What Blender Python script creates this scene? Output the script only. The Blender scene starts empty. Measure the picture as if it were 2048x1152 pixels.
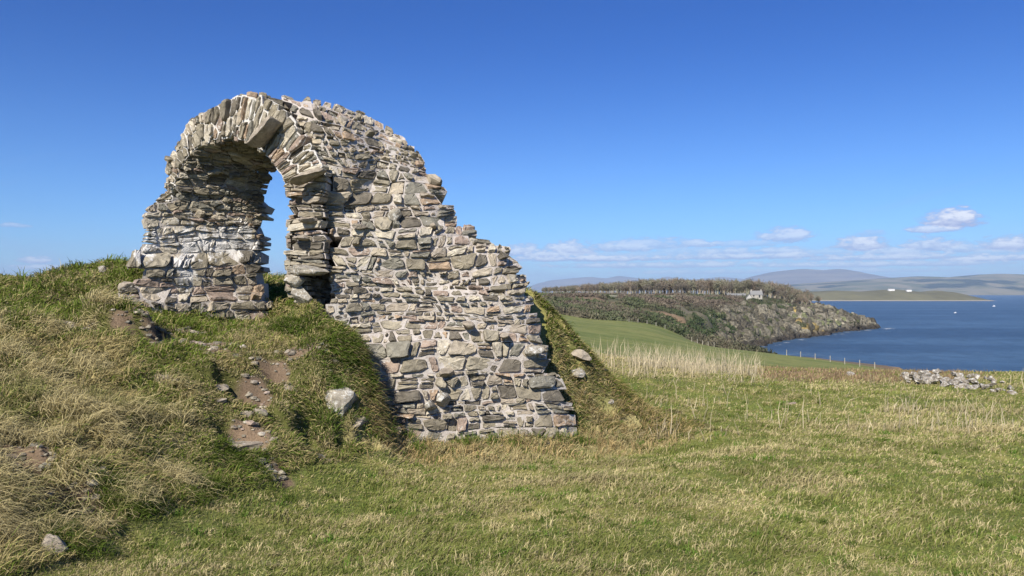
import bpy, bmesh, math, random
import numpy as np
from mathutils import Vector, Matrix
random.seed(7); RNG = np.random.default_rng(7)
sc = bpy.context.scene
COL = sc.collection
R = math.radians
# ------------------------------------------------------------------ camera, world, sun
F, CX, HY = 1535.0, 1024.0, 585.0            # focal length / principal column / horizon row of the 2048 px photograph
cam = bpy.data.objects.new('camera', bpy.data.cameras.new('camera')); COL.objects.link(cam)
cam.data.sensor_width = 36; cam.data.lens = F / 2048 * 36
cam.data.clip_start = 0.05; cam.data.clip_end = 80000
cam.location = (0, 0, 0); cam.rotation_euler = (R(90) + math.atan((HY - 576) / F), 0, 0)
sc.camera = cam
SUN_EL, SUN_AZ = 36.0, 21.0                  # height of the sun; its bearing measured from straight behind the camera towards the left
sun = bpy.data.objects.new('sun', bpy.data.lights.new('sun', 'SUN')); COL.objects.link(sun)
sun.data.energy = 5.0; sun.data.angle = R(0.5); sun.data.color = (1.0, 0.93, 0.83)
to_sun = Vector((-math.sin(R(SUN_AZ)) * math.cos(R(SUN_EL)), -math.cos(R(SUN_AZ)) * math.cos(R(SUN_EL)), math.sin(R(SUN_EL))))
sun.rotation_euler = to_sun.to_track_quat('Z', 'Y').to_euler()
sc.view_settings.view_transform = 'Standard'; sc.view_settings.look = 'None'
sc.view_settings.exposure = 0.5; sc.view_settings.gamma = 1.0
try: sc.view_settings.use_curve_mapping = False
except Exception: pass
sc.cycles.use_denoising = True
sc.cycles.max_bounces = 5; sc.cycles.diffuse_bounces = 3; sc.cycles.transparent_max_bounces = 4
sc.cycles.volume_bounces = 0

class NT:
    """small node-tree writer"""
    def __init__(s, t): s.t = t; s.n = t.nodes; s.l = t.links
    def new(s, typ, **kw):
        nd = s.n.new(typ)
        for k, v in kw.items(): setattr(nd, k, v)
        return nd
    def put(s, inp, v):
        if isinstance(v, bpy.types.NodeSocket): s.l.new(v, inp)
        elif v is not None: inp.default_value = v
    def math(s, op, a, b=None, c=None, clamp=False):
        nd = s.new('ShaderNodeMath', operation=op, use_clamp=clamp)
        s.put(nd.inputs[0], a)
        if b is not None: s.put(nd.inputs[1], b)
        if c is not None: s.put(nd.inputs[2], c)
        return nd.outputs[0]
    def step(s, v, a, b, lo=0.0, hi=1.0):
        nd = s.new('ShaderNodeMapRange', interpolation_type='SMOOTHSTEP')
        s.put(nd.inputs[0], v); s.put(nd.inputs[1], a); s.put(nd.inputs[2], b); s.put(nd.inputs[3], lo); s.put(nd.inputs[4], hi)
        return nd.outputs[0]
    def mix(s, f, a, b, mode='MIX'):
        nd = s.new('ShaderNodeMix', data_type='RGBA', blend_type=mode)
        s.put(nd.inputs[0], f)
        s.put(nd.inputs[6], a if isinstance(a, bpy.types.NodeSocket) else (*a[:3], 1))
        s.put(nd.inputs[7], b if isinstance(b, bpy.types.NodeSocket) else (*b[:3], 1))
        return nd.outputs[2]
    def noise(s, scale, detail=4, rough=.55, vec=None, dist=0.0):
        nd = s.new('ShaderNodeTexNoise'); s.put(nd.inputs['Scale'], scale); nd.inputs['Detail'].default_value = detail
        nd.inputs['Roughness'].default_value = rough; nd.inputs['Distortion'].default_value = dist
        if vec is not None: s.put(nd.inputs['Vector'], vec)
        return nd.outputs[0]
    def ramp(s, v, stops, interp='LINEAR'):
        nd = s.new('ShaderNodeValToRGB'); cr = nd.color_ramp; cr.interpolation = interp
        while len(cr.elements) < len(stops): cr.elements.new(.5)
        for e, (p, c) in zip(cr.elements, stops): e.position = p; e.color = (*c, 1)
        s.put(nd.inputs[0], v); return nd.outputs[0]

# ---- sky: Nishita dome with low clouds placed by bearing and elevation
w = bpy.data.worlds.new('World'); sc.world = w; w.use_nodes = True
W = NT(w.node_tree); W.n.clear()
sky = W.new('ShaderNodeTexSky', sky_type='NISHITA'); sky.sun_disc = False
sky.sun_elevation = R(SUN_EL); sky.sun_rotation = R(180 + SUN_AZ)
sky.altitude = 0; sky.air_density = 1.0; sky.dust_density = 0.15; sky.ozone_density = 3.5
tc = W.new('ShaderNodeTexCoord'); sep = W.new('ShaderNodeSeparateXYZ'); W.l.new(tc.outputs['Generated'], sep.inputs[0])
gx, gy, gz = sep.outputs
az = W.math('ARCTAN2', gx, gy); hyp = W.math('SQRT', W.math('ADD', W.math('MULTIPLY', gx, gx), W.math('MULTIPLY', gy, gy)))
el = W.math('ARCTAN2', gz, hyp)
vec = W.new('ShaderNodeCombineXYZ'); W.put(vec.inputs[0], W.math('MULTIPLY', az, 22)); W.put(vec.inputs[1], W.math('MULTIPLY', el, 60))
n1 = W.noise(1.5, 6, .6, vec.outputs[0], .1); n2 = W.noise(4.2, 5, .6, vec.outputs[0], .2)
wob = W.math('SUBTRACT', W.math('ADD', W.math('MULTIPLY', n1, .5), W.math('MULTIPLY', n2, .5)), .5)
clouds = [(1085,512,70,18,.8),(1245,498,80,15,.7),(1395,490,60,12,.7),(1450,506,90,12,.7),(1560,504,70,12,.7),(1790,505,70,12,.7),(1930,500,50,14,.7),(1905,444,66,30,1.0),(1862,460,62,12,.8),(1722,493,62,22,.9),(1652,506,80,10,.5),(1862,493,68,22,.8),(2025,493,80,24,.9),(1985,505,70,10,.5),(1572,476,62,24,.75),
          (1500,489,80,11,.5),(1300,492,110,18,.62),(1375,505,90,13,.5),(1138,502,62,22,.8),(1040,506,50,20,.8),(1742,468,36,10,.45),(1590,500,60,8,.35),(1200,512,200,10,.45),
          (1180,519,230,11,.85),(1500,514,250,11,.8),(1800,516,250,11,.8),(1980,519,140,11,.85),(1330,532,270,10,.75),(1750,530,310,10,.75),(1560,544,420,8,.6),(75,522,44,12,.8),(25,452,44,7,.5),(95,536,80,9,.7)]
dens = None; body = None
for px, py, wx, wy, op in clouds:
    a0 = math.atan((px - CX) / F); e0 = math.atan((HY - py) / F * math.cos(a0))
    wa = wx / F * math.cos(a0) ** 2; we = wy / F * math.cos(a0)
    du = W.math('DIVIDE', W.math('SUBTRACT', az, a0), wa)
    dv = W.math('DIVIDE', W.math('SUBTRACT', el, e0), we)
    dvb = W.math('MAXIMUM', dv, W.math('MULTIPLY', dv, -2.2))         # flat bases
    q = W.math('SUBTRACT', 1.0, W.math('ADD', W.math('MULTIPLY', du, du), W.math('MULTIPLY', dvb, dvb)))
    q = W.math('ADD', q, W.math('ADD', W.math('MULTIPLY', wob, 4.8), .42))
    d = W.math('MULTIPLY', W.step(q, .05, 1.15), op)
    b = W.math('MULTIPLY', W.step(W.math('ADD', dv, W.math('MULTIPLY', wob, 1.6)), -.45, .5), W.math('MULTIPLY', W.step(q, .3, 1.5), min(1, op * 1.15)))
    dens = d if dens is None else W.math('MAXIMUM', dens, d)
    body = b if body is None else W.math('MAXIMUM', body, b)
# thin veil low above the horizon
veil = W.math('MULTIPLY', W.step(el, .09, .0), W.step(W.math('ADD', W.noise(.7, 5, .6, vec.outputs[0], .3), 0), .35, .65, .12, .5))
cir = W.new('ShaderNodeCombineXYZ'); W.put(cir.inputs[0], W.math('ADD', W.math('MULTIPLY', az, 3), W.math('MULTIPLY', el, 3))); W.put(cir.inputs[1], W.math('SUBTRACT', W.math('MULTIPLY', el, 60), W.math('MULTIPLY', az, 14)))
cirrus = W.math('MULTIPLY', W.math('MULTIPLY', W.step(W.noise(.8, 3, .5, cir.outputs[0]), .6, .78, 0, .10), W.step(el, .19, .13)), W.step(el, .02, .06))
bg1 = W.new('ShaderNodeBackground'); 
skyc = W.mix(1.0, sky.outputs[0], W.mix(W.step(el, .02, .36), (.34, .56, .88), (.125, .33, .72)), 'MULTIPLY'); W.put(bg1.inputs[0], skyc); bg1.inputs[1].default_value = 0.112
bg2 = W.new('ShaderNodeBackground'); W.put(bg2.inputs[0], W.mix(body, (.27, .345, .60), (.72, .76, .86))); bg2.inputs[1].default_value = 0.9  # sunlit shading painted into the clouds: white tops, lavender bases
mx = W.new('ShaderNodeMixShader'); W.put(mx.inputs[0], W.math('MAXIMUM', W.math('MAXIMUM', dens, veil), cirrus)); W.l.new(bg1.outputs[0], mx.inputs[1]); W.l.new(bg2.outputs[0], mx.inputs[2])
wo = W.new('ShaderNodeOutputWorld'); W.l.new(mx.outputs[0], wo.inputs[0])

# ------------------------------------------------------------------ helpers
def P(px, py, D):
    return np.stack([(np.asarray(px, float) - CX) / F * D, np.asarray(D, float) + 0 * np.asarray(px, float), -(np.asarray(py, float) - HY) / F * D], -1)
def hash2(i, j, s):
    h = (i.astype(np.int64) * 374761393 + j.astype(np.int64) * 668265263 + s * 1442695041) & 0xffffffff
    h = ((h ^ (h >> 13)) * 1274126177) & 0xffffffff
    return ((h ^ (h >> 16)) & 0xffff) / 65535.0
def vnoise(x, y, s=0):
    i = np.floor(x); j = np.floor(y); fx = x - i; fy = y - j
    fx = fx * fx * (3 - 2 * fx); fy = fy * fy * (3 - 2 * fy)
    a = hash2(i, j, s); b = hash2(i + 1, j, s); c = hash2(i, j + 1, s); d = hash2(i + 1, j + 1, s)
    return (a * (1 - fx) + b * fx) * (1 - fy) + (c * (1 - fx) + d * fx) * fy
def fbm(x, y, s=0, o=4):
    v = 0; a = .5; t = 0
    for k in range(o):
        v = v + a * vnoise(x, y, s + k * 17); t += a; a *= .5
        x, y = 1.6 * x + 1.2 * y + 3.1, -1.2 * x + 1.6 * y + 7.7
    return v / t
def smooth(x, a, b):
    t = np.clip((x - a) / (b - a), 0, 1); return t * t * (3 - 2 * t)
def link(name, me, mat=None, parent=None):
    o = bpy.data.objects.new(name, me); COL.objects.link(o)
    if mat is not None: me.materials.append(mat)
    if parent is not None: o.parent = parent
    return o
def tag(o, label=None, cat=None, group=None, kind=None):
    if label: o['label'] = label
    if cat: o['category'] = cat
    if group: o['group'] = group
    if kind: o['kind'] = kind
    return o
def empty(name, loc, label, cat, group=None):
    o = bpy.data.objects.new(name, None); COL.objects.link(o); o.location = loc; o.empty_display_size = .2
    return tag(o, label, cat, group)
def mesh_np(name, V, faces_flat, sizes, smooth_sh=False):
    me = bpy.data.meshes.new(name)
    V = np.asarray(V, np.float32); sizes = np.asarray(sizes, np.int32); ff = np.asarray(faces_flat, np.int32)
    me.vertices.add(len(V)); me.vertices.foreach_set('co', V.ravel())
    me.loops.add(len(ff)); me.loops.foreach_set('vertex_index', ff)
    me.polygons.add(len(sizes)); st = np.concatenate([[0], np.cumsum(sizes)[:-1]]).astype(np.int32)
    me.polygons.foreach_set('loop_start', st); me.polygons.foreach_set('loop_total', sizes)
    me.polygons.foreach_set('use_smooth', np.full(len(sizes), smooth_sh))
    me.update(calc_edges=True); return me
def color_attr(me, C, name='Col'):
    a = me.color_attributes.new(name, 'FLOAT_COLOR', 'POINT')
    C = np.asarray(C, np.float32)
    if C.shape[1] == 3: C = np.concatenate([C, np.ones((len(C), 1), np.float32)], 1)
    a.data.foreach_set('color', C.ravel())
def grid_faces(nr, nc, wrap=False):
    i, j = np.meshgrid(np.arange(nr - 1), np.arange(nc if wrap else nc - 1), indexing='ij')
    a = i * nc + j; b = i * nc + (j + 1) % nc; c = (i + 1) * nc + (j + 1) % nc; d = (i + 1) * nc + j
    f = np.stack([a, b, c, d], -1).reshape(-1, 4); return f.ravel(), np.full(len(f), 4)
def mat(name):
    m = bpy.data.materials.new(name); m.use_nodes = True; t = NT(m.node_tree); t.n.clear()
    out = t.new('ShaderNodeOutputMaterial'); b = t.new('ShaderNodeBsdfPrincipled'); t.l.new(b.outputs[0], out.inputs[0])
    b.inputs['Specular IOR Level'].default_value = .15; b.inputs['Roughness'].default_value = .9
    return m, t, b, out
def bump(t, b, h, strength=.5, dist=.01):
    nd = t.new('ShaderNodeBump'); nd.inputs['Strength'].default_value = strength; nd.inputs['Distance'].default_value = dist
    t.put(nd.inputs['Height'], h); t.l.new(nd.outputs[0], b.inputs['Normal'])

# ------------------------------------------------------------------ terrain height
SEA = -30.0
near_px = [(1024,1152,4.5),(2048,1152,4.5),(400,1152,4.6),(1500,1000,6.4),(1024,1000,6.5),(1024,930,8.3),(1500,900,8.6),(2000,900,8.8),(900,895,10.3),
 (1150,872,11.1),(1400,860,11.3),(1700,850,12),(2000,850,12),(1600,800,16),(2000,800,16),(1450,780,17),(1350,745,22),(1250,735,22),(1500,750,24),(2048,762,20),
 (1700,757,24),(1300,722,32),(1500,735,32),(1740,742,32),(2048,748,30),(2048,744,36),(1740,742,40),(1500,740,40),(1300,728,42),
 (130,1130,4.9),(0,1000,5.2),(0,900,5.8),(0,800,6.6),(0,700,7.8),(0,640,9),(0,600,10.5),(0,590,13),(0,580,16),(0,568,24),
 (200,1060,5.5),(200,950,6.0),(200,850,6.8),(200,750,7.9),(200,680,9),(200,620,10.2),(200,560,12),(150,542,13),(100,575,13.5),(215,530,12.6),(270,545,11.6),(245,600,11.1),(230,625,10.9),
 (380,1020,6.2),(380,930,6.9),(380,850,7.5),(380,760,8.4),(380,700,9.3),(400,670,10.2),(330,645,11.0),(450,655,11.7),(540,655,12.2),
 (560,970,7.4),(560,900,7.8),(500,830,8.2),(480,760,8.8),(520,720,9.3),(560,690,9.8),(600,640,10.2),(626,606,10.3),(600,612,10.4),(650,640,10.25),(670,660,10.35),(700,688,10.3),
 (700,676,10.1),(680,690,9.7),(720,702,10.05),(650,740,9.3),(738,768,9.95),(690,765,9.4),(752,818,9.9),(680,800,9.2),(700,850,9.0),(750,855,9.6),(790,868,10.15),(785,875,10.45),(780,905,9.6),(775,860,10.5),(745,760,10.5),(690,680,10.5),
 (660,900,8.7),(700,928,8.4),(825,880,10.3),(800,900,9.9),(900,880,11.0),
 (550,592,13.5),(550,575,20),(548,625,12.4),
 (1060,580,12.3),(1092,612,12.2),(1135,662,12.0),(1164,716,11.9),(1178,780,11.85),(1238,815,11.8),(1300,838,11.8),(1365,872,11.7),(1235,805,14),(1300,826,13.6),(1190,792,15),(1140,765,15),(1100,690,15.5),
 (1105,690,11.7),(1130,775,11.5),(1175,868,11.15),(1240,878,11.3),(1180,820,11.5)]
A = np.array([P(*p) for p in near_px])
A = np.vstack([A, [(-.5,13,-.2),(.3,14,-.35),(-2,13,-.3),(1.7,14.5,-2.0),(2.4,17,-2.1),(0,18,-.9),(-3,18,.1),(1.0,22,-2.1),(-20,30,.45),(-10,60,.6),(0,60,-3),(12,60,-5),(-40,60,1),
                  (0,-10,-1.5),(20,0,-1.75),(-10,0,-.8),(-5,2,-1.2),(20,-20,-1.8),(-20,-20,-1.0),(40,10,-2),(45,30,-3.4),(-14,8,-.2),(-4.5,3.2,-1.55),(0,2,-1.6),(4,3,-1.62),(-2.2,3,-1.66)]])
def rbf_fit(X, Z, c):
    d = np.sqrt(((X[:, None] - X[None]) ** 2).sum(-1) + c * c); n = len(X)
    M = np.zeros((n + 1, n + 1)); M[:n, :n] = d + np.eye(n) * 1e-4; M[n, :n] = 1; M[:n, n] = 1
    return np.linalg.solve(M, np.append(Z, 0))
def rbf_eval(X, w, c, Q):
    out = np.empty(len(Q))
    for s in range(0, len(Q), 60000):
        q = Q[s:s + 60000]
        d = np.sqrt((q[:, None, 0] - X[None, :, 0]) ** 2 + (q[:, None, 1] - X[None, :, 1]) ** 2 + c * c)
        out[s:s + 60000] = d @ w[:-1] + w[-1]
    return out
NW = rbf_fit(A[:, :2], A[:, 2], .05)
far_px = [(1190,690,100),(1190,640,220),(1300,660,180),(1300,700,105),(1380,682,205),(1500,702,185),(1600,714,160),(1500,730,100),(1740,735,140),(1740,762,60),
 (1150,620,260),(1150,600,330),(1250,640,238),(1330,655,245),(1250,605,350),(1400,605,450),(1350,665,290),(1440,680,370),(1400,620,400),(1500,609,470),(1600,605,540),
 (1400,594,560),(1200,590,600),(1550,596,650),(1650,612,610),(1700,632,625),(1200,588,1000),(1500,592,900),(1090,588,800),(1050,600,330),(1000,590,600),(1300,597,480),
 (900,590,300),(550,571,300),(550,573,120),(300,571,300),(0,566,300),(0,560,60),(300,570,60),(-600,560,300),(600,572,900),(0,570,900),(2048,760,60),(2048,790,100),(1300,730,45),(1740,748,45),(2048,748,45),(1150,720,45),
 (1220,720,60),(1180,715,50)]
FA = np.array([P(*p) for p in far_px])
def far_q(x, y): return np.stack([np.arctan2(x, y) * 4, np.log(np.hypot(x, y) + 1e-6)], -1)
FW = rbf_fit(far_q(FA[:, 0], FA[:, 1]), FA[:, 2], .08)
coast = np.array([(70,-400),(100,-50),(105,60),(98,145),(88,190),(78,240),(84,330),(126,412),(169,480),(226,552),(262,600),(305,640),(314,652),(300,668),(262,740),(150,1000),(90,1500),(60,3000)], float)
def coast_dist(x, y):
    x = np.asarray(x, float); y = np.asarray(y, float); best = np.full(x.shape, 1e9)
    for (x0, y0), (x1, y1) in zip(coast[:-1], coast[1:]):
        dx, dy = x1 - x0, y1 - y0; L2 = dx * dx + dy * dy
        t = np.clip(((x - x0) * dx + (y - y0) * dy) / L2, 0, 1)
        best = np.minimum(best, np.hypot(x - x0 - t * dx, y - y0 - t * dy))
    # crossing test against the polygon closed far out on the left
    poly = np.vstack([coast, [(-20000, 3000), (-20000, -400)]]); ins = np.zeros(x.shape, bool)
    for (x0, y0), (x1, y1) in zip(poly, np.roll(poly, -1, 0)):
        if y0 == y1: continue
        ins ^= ((y0 > y) != (y1 > y)) & (x < (x1 - x0) * (y - y0) / (y1 - y0) + x0)
    return np.where(ins, best, -best)
foot = np.array([P(*p)[:2] for p in [(-400,1152,3.9),(0,1152,4.4),(130,1130,4.9),(200,1060,5.5),(380,1010,6.2),(560,965,7.4),(700,925,8.4),(795,895,9.9),(820,870,10.4)]])
def bank_mask(x, y):
    yf = np.interp(x, foot[:, 0], foot[:, 1]); return smooth(y - yf, -.1, .35) * (x < -1.35)
path_c = P(480, 690, 9.9)
def path_mask(x, y):
    return np.exp(-(((x - path_c[0] + .1) / .95) ** 2 + ((y - path_c[1] - .1) / .6) ** 2) ** 2)
dents = [(1118,640,11.95,.16,.12,.2),(1150,722,11.7,.22,.16,.24),(1205,815,11.5,.2,.14,.22),(1262,845,11.45,.16,.12,.2),(1180,850,11.2,.14,.12,.18),(238,664,9.45,.44,.22,-.30),(325,678,9.5,.24,.22,.30),(415,752,9,.24,.12,-.14),(462,765,9,.2,.14,.26),(585,868,8.6,.2,.12,-.16),(612,882,8.85,.14,.22,.30),(735,880,9.45,.16,.2,.34),(690,868,9.05,.14,.14,.3),(545,748,9.15,.25,.14,.16),(500,800,8.5,.24,.2,.12),(480,880,7.9,.3,.2,.12),(440,765,8.7,.2,.1,.14),(20,920,5.9,.3,.14,.12),(155,1010,5.7,.22,.16,.1),(640,880,8.7,.25,.2,.12)]
DN = []
def height(x, y, detail=True):
    x = np.asarray(x, float).ravel(); y = np.asarray(y, float).ravel(); r = np.hypot(x, y)
    z = np.zeros(len(x)); m = (r < 46) ; f = r > 38
    if m.any(): z[m] = rbf_eval(A[:, :2], NW, .05, np.stack([x[m], y[m]], -1))
    if f.any():
        q = far_q(x[f], y[f]); zf = np.clip(rbf_eval(far_q(FA[:, 0], FA[:, 1]), FW, .08, q), -26, 12)
        back = smooth(-y[f], -30, 30); zf = zf * (1 - back) - 2 * back
        t = smooth(r[f], 38, 46); z[f] = z[f] * (1 - t) + zf * t
    d = coast_dist(x, y)
    if detail:
        bm = bank_mask(x, y) * (1 - path_mask(x, y)) * (r < 40)
        z += (fbm(x * .8, y * .8, 3) - .5) * .10 * (r < 60) + (fbm(x * 5, y * 5, 9, 3) - .5) * .045 * (r < 30) + (fbm(x * 1.9, y * 1.9, 13, 3) - .5) * .09 * (r < 40)
        z += bm * ((np.abs(fbm(x * 2.1, y * 2.1, 5) - .5) * -1.0 + .12) * .34 + (fbm(x * 4.6, y * 4.6, 12) - .5) * .17)
        for cx, cy, a, b, h in DN:
            g = ((x - cx) / a) ** 2 + ((y - cy) / b) ** 2; z -= h * smooth(g, 1.25, .6)
        z += (r > 60) * (fbm(x / 22, y / 22, 31) - .5) * 2.0 * smooth(r, 60, 200) * smooth(d, 15, 60) * (1 - field_mask(x, y))
    rock = (fbm(x / 9, y / 9, 44, 5) - .5)
    dd = d + rock * 16
    head = smooth(y, 300, 420)
    prof = SEA - 3 + np.where(dd > 0, 1, .15) * (smooth(dd, -3, 9) * 11 + smooth(dd, 6, 26) * 11 + smooth(dd, 22, 62) * 9) + rock * 5 * head
    prof = prof + 60 * smooth(dd, 55, 75)
    return np.where(d < 80, np.minimum(z, prof), z)
def field_mask(x, y):
    """smooth mown field below the knoll"""
    yb = np.interp(x, [-20, 20, 40, 50, 66], [232, 226, 236, 232, 200]); xe = np.interp(y, [40, 145, 190, 215], [80, 70, 60, 52])
    return smooth(yb - y, -3, 6) * smooth(xe - x, -3, 6) * smooth(y, 46, 56)
def ground_at(px, py, d0=3.5, d1=60):
    D = np.exp(np.linspace(math.log(d0), math.log(d1), 1600)); p = P(np.full(1600, px), np.full(1600, py), D)
    h = height(p[:, 0], p[:, 1]); k = np.argmax(h > p[:, 2]); 
    return Vector((p[k, 0], p[k, 1], h[k]))

# ------------------------------------------------------------------ ground sheet
def hit(px, py, D): g_ = ground_at(px, py, 3.5, 16); return (g_.x, g_.y)
DN += [(*hit(px, py, D), a, b, h) for px, py, D, a, b, h in dents]
rings = [1.2]
while rings[-1] < 3200: rings.append(rings[-1] * (1.05 if rings[-1] < 3 else 1.0042 if rings[-1] < 34 else 1.0075 if rings[-1] < 1200 else 1.05))
rings = np.array(rings)
angs = np.concatenate([np.linspace(-42, 42, 470), np.linspace(42, 318, 120)[1:-1]]); angs = np.radians(angs)
rr, aa = np.meshgrid(rings, angs, indexing='ij'); gxx = (rr * np.sin(aa)).ravel(); gyy = (rr * np.cos(aa)).ravel()
gzz = height(gxx, gyy)
V = np.stack([gxx, gyy, gzz], -1)
ff, ss = grid_faces(len(rings), len(angs), True)
nV = len(V); V = np.vstack([V, [0, 0, -1.62]]); na = len(angs)
fan = np.stack([np.full(na, nV), (np.arange(na) + 1) % na, np.arange(na)], -1)
ff = np.concatenate([ff, fan.ravel()]); ss = np.concatenate([ss, np.full(na, 3)])
me = mesh_np('ground', V, ff, ss, True)

GREEN = np.array((.135,.168,.042)); OLIVE = np.array((.25,.24,.075)); STRAW = np.array((.45,.385,.20)); DKGREEN = np.array((.065,.092,.018)); SOIL = np.array((.17,.125,.085)); BRACKEN = np.array((.21,.155,.10))
soil_spots = [(312,680,9.4,.55,.3),(420,690,9.6,.6,.12),(540,750,9.1,.28,.16),(510,815,8.5,.32,.26),(490,885,7.9,.34,.2),(610,700,9.7,.5,.1),(322,676,9.5,.3,.22),(410,700,9.3,.55,.10),(30,910,5.9,.4,.2),(170,1030,5.6,.3,.25),(360,665,9.9,.4,.15),(220,960,6.1,.22,.16),(620,900,8.7,.25,.14),(560,960,7.5,.35,.15),(330,760,8.4,.2,.12),(140,650,9.3,.5,.15),(250,650,9.8,.4,.12)]
SS = [(*(P(px, py, D)[:2] if px > 1000 else hit(px, py, D)), a, b) for px, py, D, a, b in soil_spots]
def soil_mask(x, y):
    s = np.zeros(x.shape)
    for cx, cy, a, b in SS: s = np.maximum(s, 1.0 * np.exp(-(((x - cx) / a) ** 2 + ((y - cy) / b) ** 2)))
    return smooth(s + (fbm(x * 3, y * 3, 21) - .5) * .9, .45, .75)
base_line = np.array([P(*p)[:2] for p in [(740,905,9.4),(800,890,10.0),(900,892,10.3),(1040,885,10.7),(1160,872,11.1),(1260,880,11.4),(1360,862,11.7)]])
def base_mask(x, y):
    yb = np.interp(x, base_line[:, 0], base_line[:, 1]); d = y - yb
    return np.exp(-(np.where(d < 0, d / .55, d / .7)) ** 2) * smooth(x, -2.0, -1.7) * smooth(-x, -2.9, -2.3)
def dry_field(x, y): return fbm(x * .5 + 3, y * .6, 61, 4) * .34 + fbm(x * 1.6 + y * .5, y * 1.9, 62, 3) * .36 + fbm(x * 5, y * 5.5, 63, 3) * .30
straw_spots = [(1540,910,8.6,.3,.14),(1600,990,6.9,.5,.18),(1145,975,7.3,.5,.12),(1500,915,8.5,.5,.12),(1640,1010,6.6,.25,.1),(1390,940,7.9,.3,.1),(1000,905,9.9,.5,.3),(200,880,6.4,.8,.6),(90,760,7.3,.7,.7),(330,900,7.0,.5,.4),(60,1040,5.3,.4,.4),(760,900,9.2,.5,.3),
               (1900,800,14,1.5,.7),(1800,860,11.5,1.2,.6),(1960,860,11.4,1.0,.6),(1300,870,11.4,.4,.3),(1210,860,11.3,.6,.4)]
ST = [(*P(px, py, D)[:2], a, b) for px, py, D, a, b in straw_spots]
def straw_mask(x, y):
    s = np.zeros(x.shape)
    for cx, cy, a, b in ST: s = np.maximum(s, np.exp(-(((x - cx) / a) ** 2 + ((y - cy) / b) ** 2)))
    return s
def reed_mask(x, y):
    px = CX + F * x / np.maximum(y, 1); a = smooth(px, 1170, 1215) * smooth(-px, -1540, -1470)
    return a * smooth(y + 5 * fbm(x * .8, y * .8, 171), 20, 26) * smooth(-y, -34, -30)
def bracken_mask(x, y):
    px = CX + F * x / np.maximum(y, 1)
    return smooth(px, 1480, 1560) * smooth(-px, -2010, -1900) * smooth(y, 19.5, 22) * (y < 70)
def ground_color(x, y, z, under=True):
    r = np.hypot(x, y); C = np.zeros((len(x), 3))
    n = fbm(x * 1.1, y * 1.1, 71); n3 = fbm(x * 6, y * 6, 72)
    dry = dry_field(x, y)
    t = smooth(dry, .42, .62)[:, None]
    C[:] = GREEN * (1 - t) + OLIVE * t
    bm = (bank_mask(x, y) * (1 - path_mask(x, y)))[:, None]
    C = (C * (1 - bm * .5) + OLIVE * .9 * bm * .5) * (1 - .45 * bm)  # bank ground darkened in colour so gaps in the grass read as shade
    s = np.clip(straw_mask(x, y) * .8 + base_mask(x, y) + reed_mask(x, y) * .5 + smooth(dry, .58, .7) * .5, 0, 1)[:, None] * .8
    C = C * (1 - s) + STRAW * .75 * s
    b = bracken_mask(x, y)[:, None]; C = C * (1 - b) + (BRACKEN * (.8 + .5 * n3[:, None])) * b
    so = (soil_mask(x, y) * (r < 25))[:, None]; C = C * (1 - so) + SOIL * (.75 + .5 * n3[:, None]) * so
    C *= (.8 + .4 * n[:, None])
    far = r > 40
    if far.any():
        xf, yf, zf = x[far], y[far], z[far]
        nn = fbm(xf / 14, yf / 14, 81)[:, None]; n2 = fbm(xf / 50, yf / 50, 82)[:, None]; nf = fbm(xf / 2.5, yf / 2.5, 84)[:, None]
        scrub = np.array((.12,.10,.072)) * (1 - nn) + np.array((.085,.10,.05)) * nn
        bk = smooth(n2[:, 0], .50, .60)[:, None] * .75 ; scrub = scrub * (1 - bk) + np.array((.25,.175,.11)) * bk
        fm = field_mask(xf, yf)[:, None]
        st = smooth(fbm(xf / 13 + yf / 60, yf / 5, 83) * .7 + fbm(xf / 3, yf / 4, 85) * .3, .32, .66)[:, None]
        fc = np.array((.15,.185,.05)) * (1 - st) + np.array((.22,.235,.075)) * st
        cf = scrub * (.75 + .5 * nf) * (1 - fm) + fc * fm
        # pasture on the flat top beyond the scrub
        tp = (smooth(yf, 440, 470) * smooth(-yf, -620, -600) * smooth(coast_dist(xf, yf), 68, 85))[:, None]
        cf = cf * (1 - tp) + np.array((.30,.29,.19)) * tp
        lf = (xf < 0)[:, None] * 1.0; cf = cf * (1 - lf) + np.array((.14,.15,.06)) * lf
        sl = coast_dist(xf, yf)[:, None]; rk = smooth(-sl, -30 - 14 * nn, -16 - 14 * nn) * smooth(yf, 385, 425)[:, None]
        rocky = np.array((.25,.23,.18)) * (.45 + .9 * nf) ; wet = smooth(-zf, 25.5, 27.5)[:, None]
        gr = smooth(nn, .52, .62) * .6 ; rocky = rocky * (1 - gr) + np.array((.15,.16,.08)) * gr
        yl = np.exp(-(((xf - 205) / 9) ** 2 + ((yf - 545) / 14) ** 2))[:, None]; rocky = rocky * (1 - yl) + np.array((.5,.36,.1)) * yl
        rocky = rocky * (1 - wet) + np.array((.06,.052,.045)) * wet
        cf = cf * (1 - rk) + rocky * rk
        C[far] = cf
    return C
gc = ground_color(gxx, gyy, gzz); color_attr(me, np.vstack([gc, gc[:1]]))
m_ground, t, b, out = mat('turf_and_earth')
at = t.new('ShaderNodeAttribute', attribute_name='Col'); geo = t.new('ShaderNodeNewGeometry')
nz = t.noise(60, 6, .65, geo.outputs['Position']); nz2 = t.noise(.6, 8, .7, geo.outputs['Position'])
c = t.mix(1.0, at.outputs['Color'], t.ramp(nz, [(.3, (.62,.6,.55)), (.7, (1.35,1.32,1.3))]), 'MULTIPLY')
c = t.mix(1.0, c, t.ramp(nz2, [(.3, (.75,.75,.75)), (.7, (1.25,1.25,1.25))]), 'MULTIPLY')
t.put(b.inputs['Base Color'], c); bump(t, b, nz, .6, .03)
tag(link('ground', me, m_ground), kind='structure')

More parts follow.
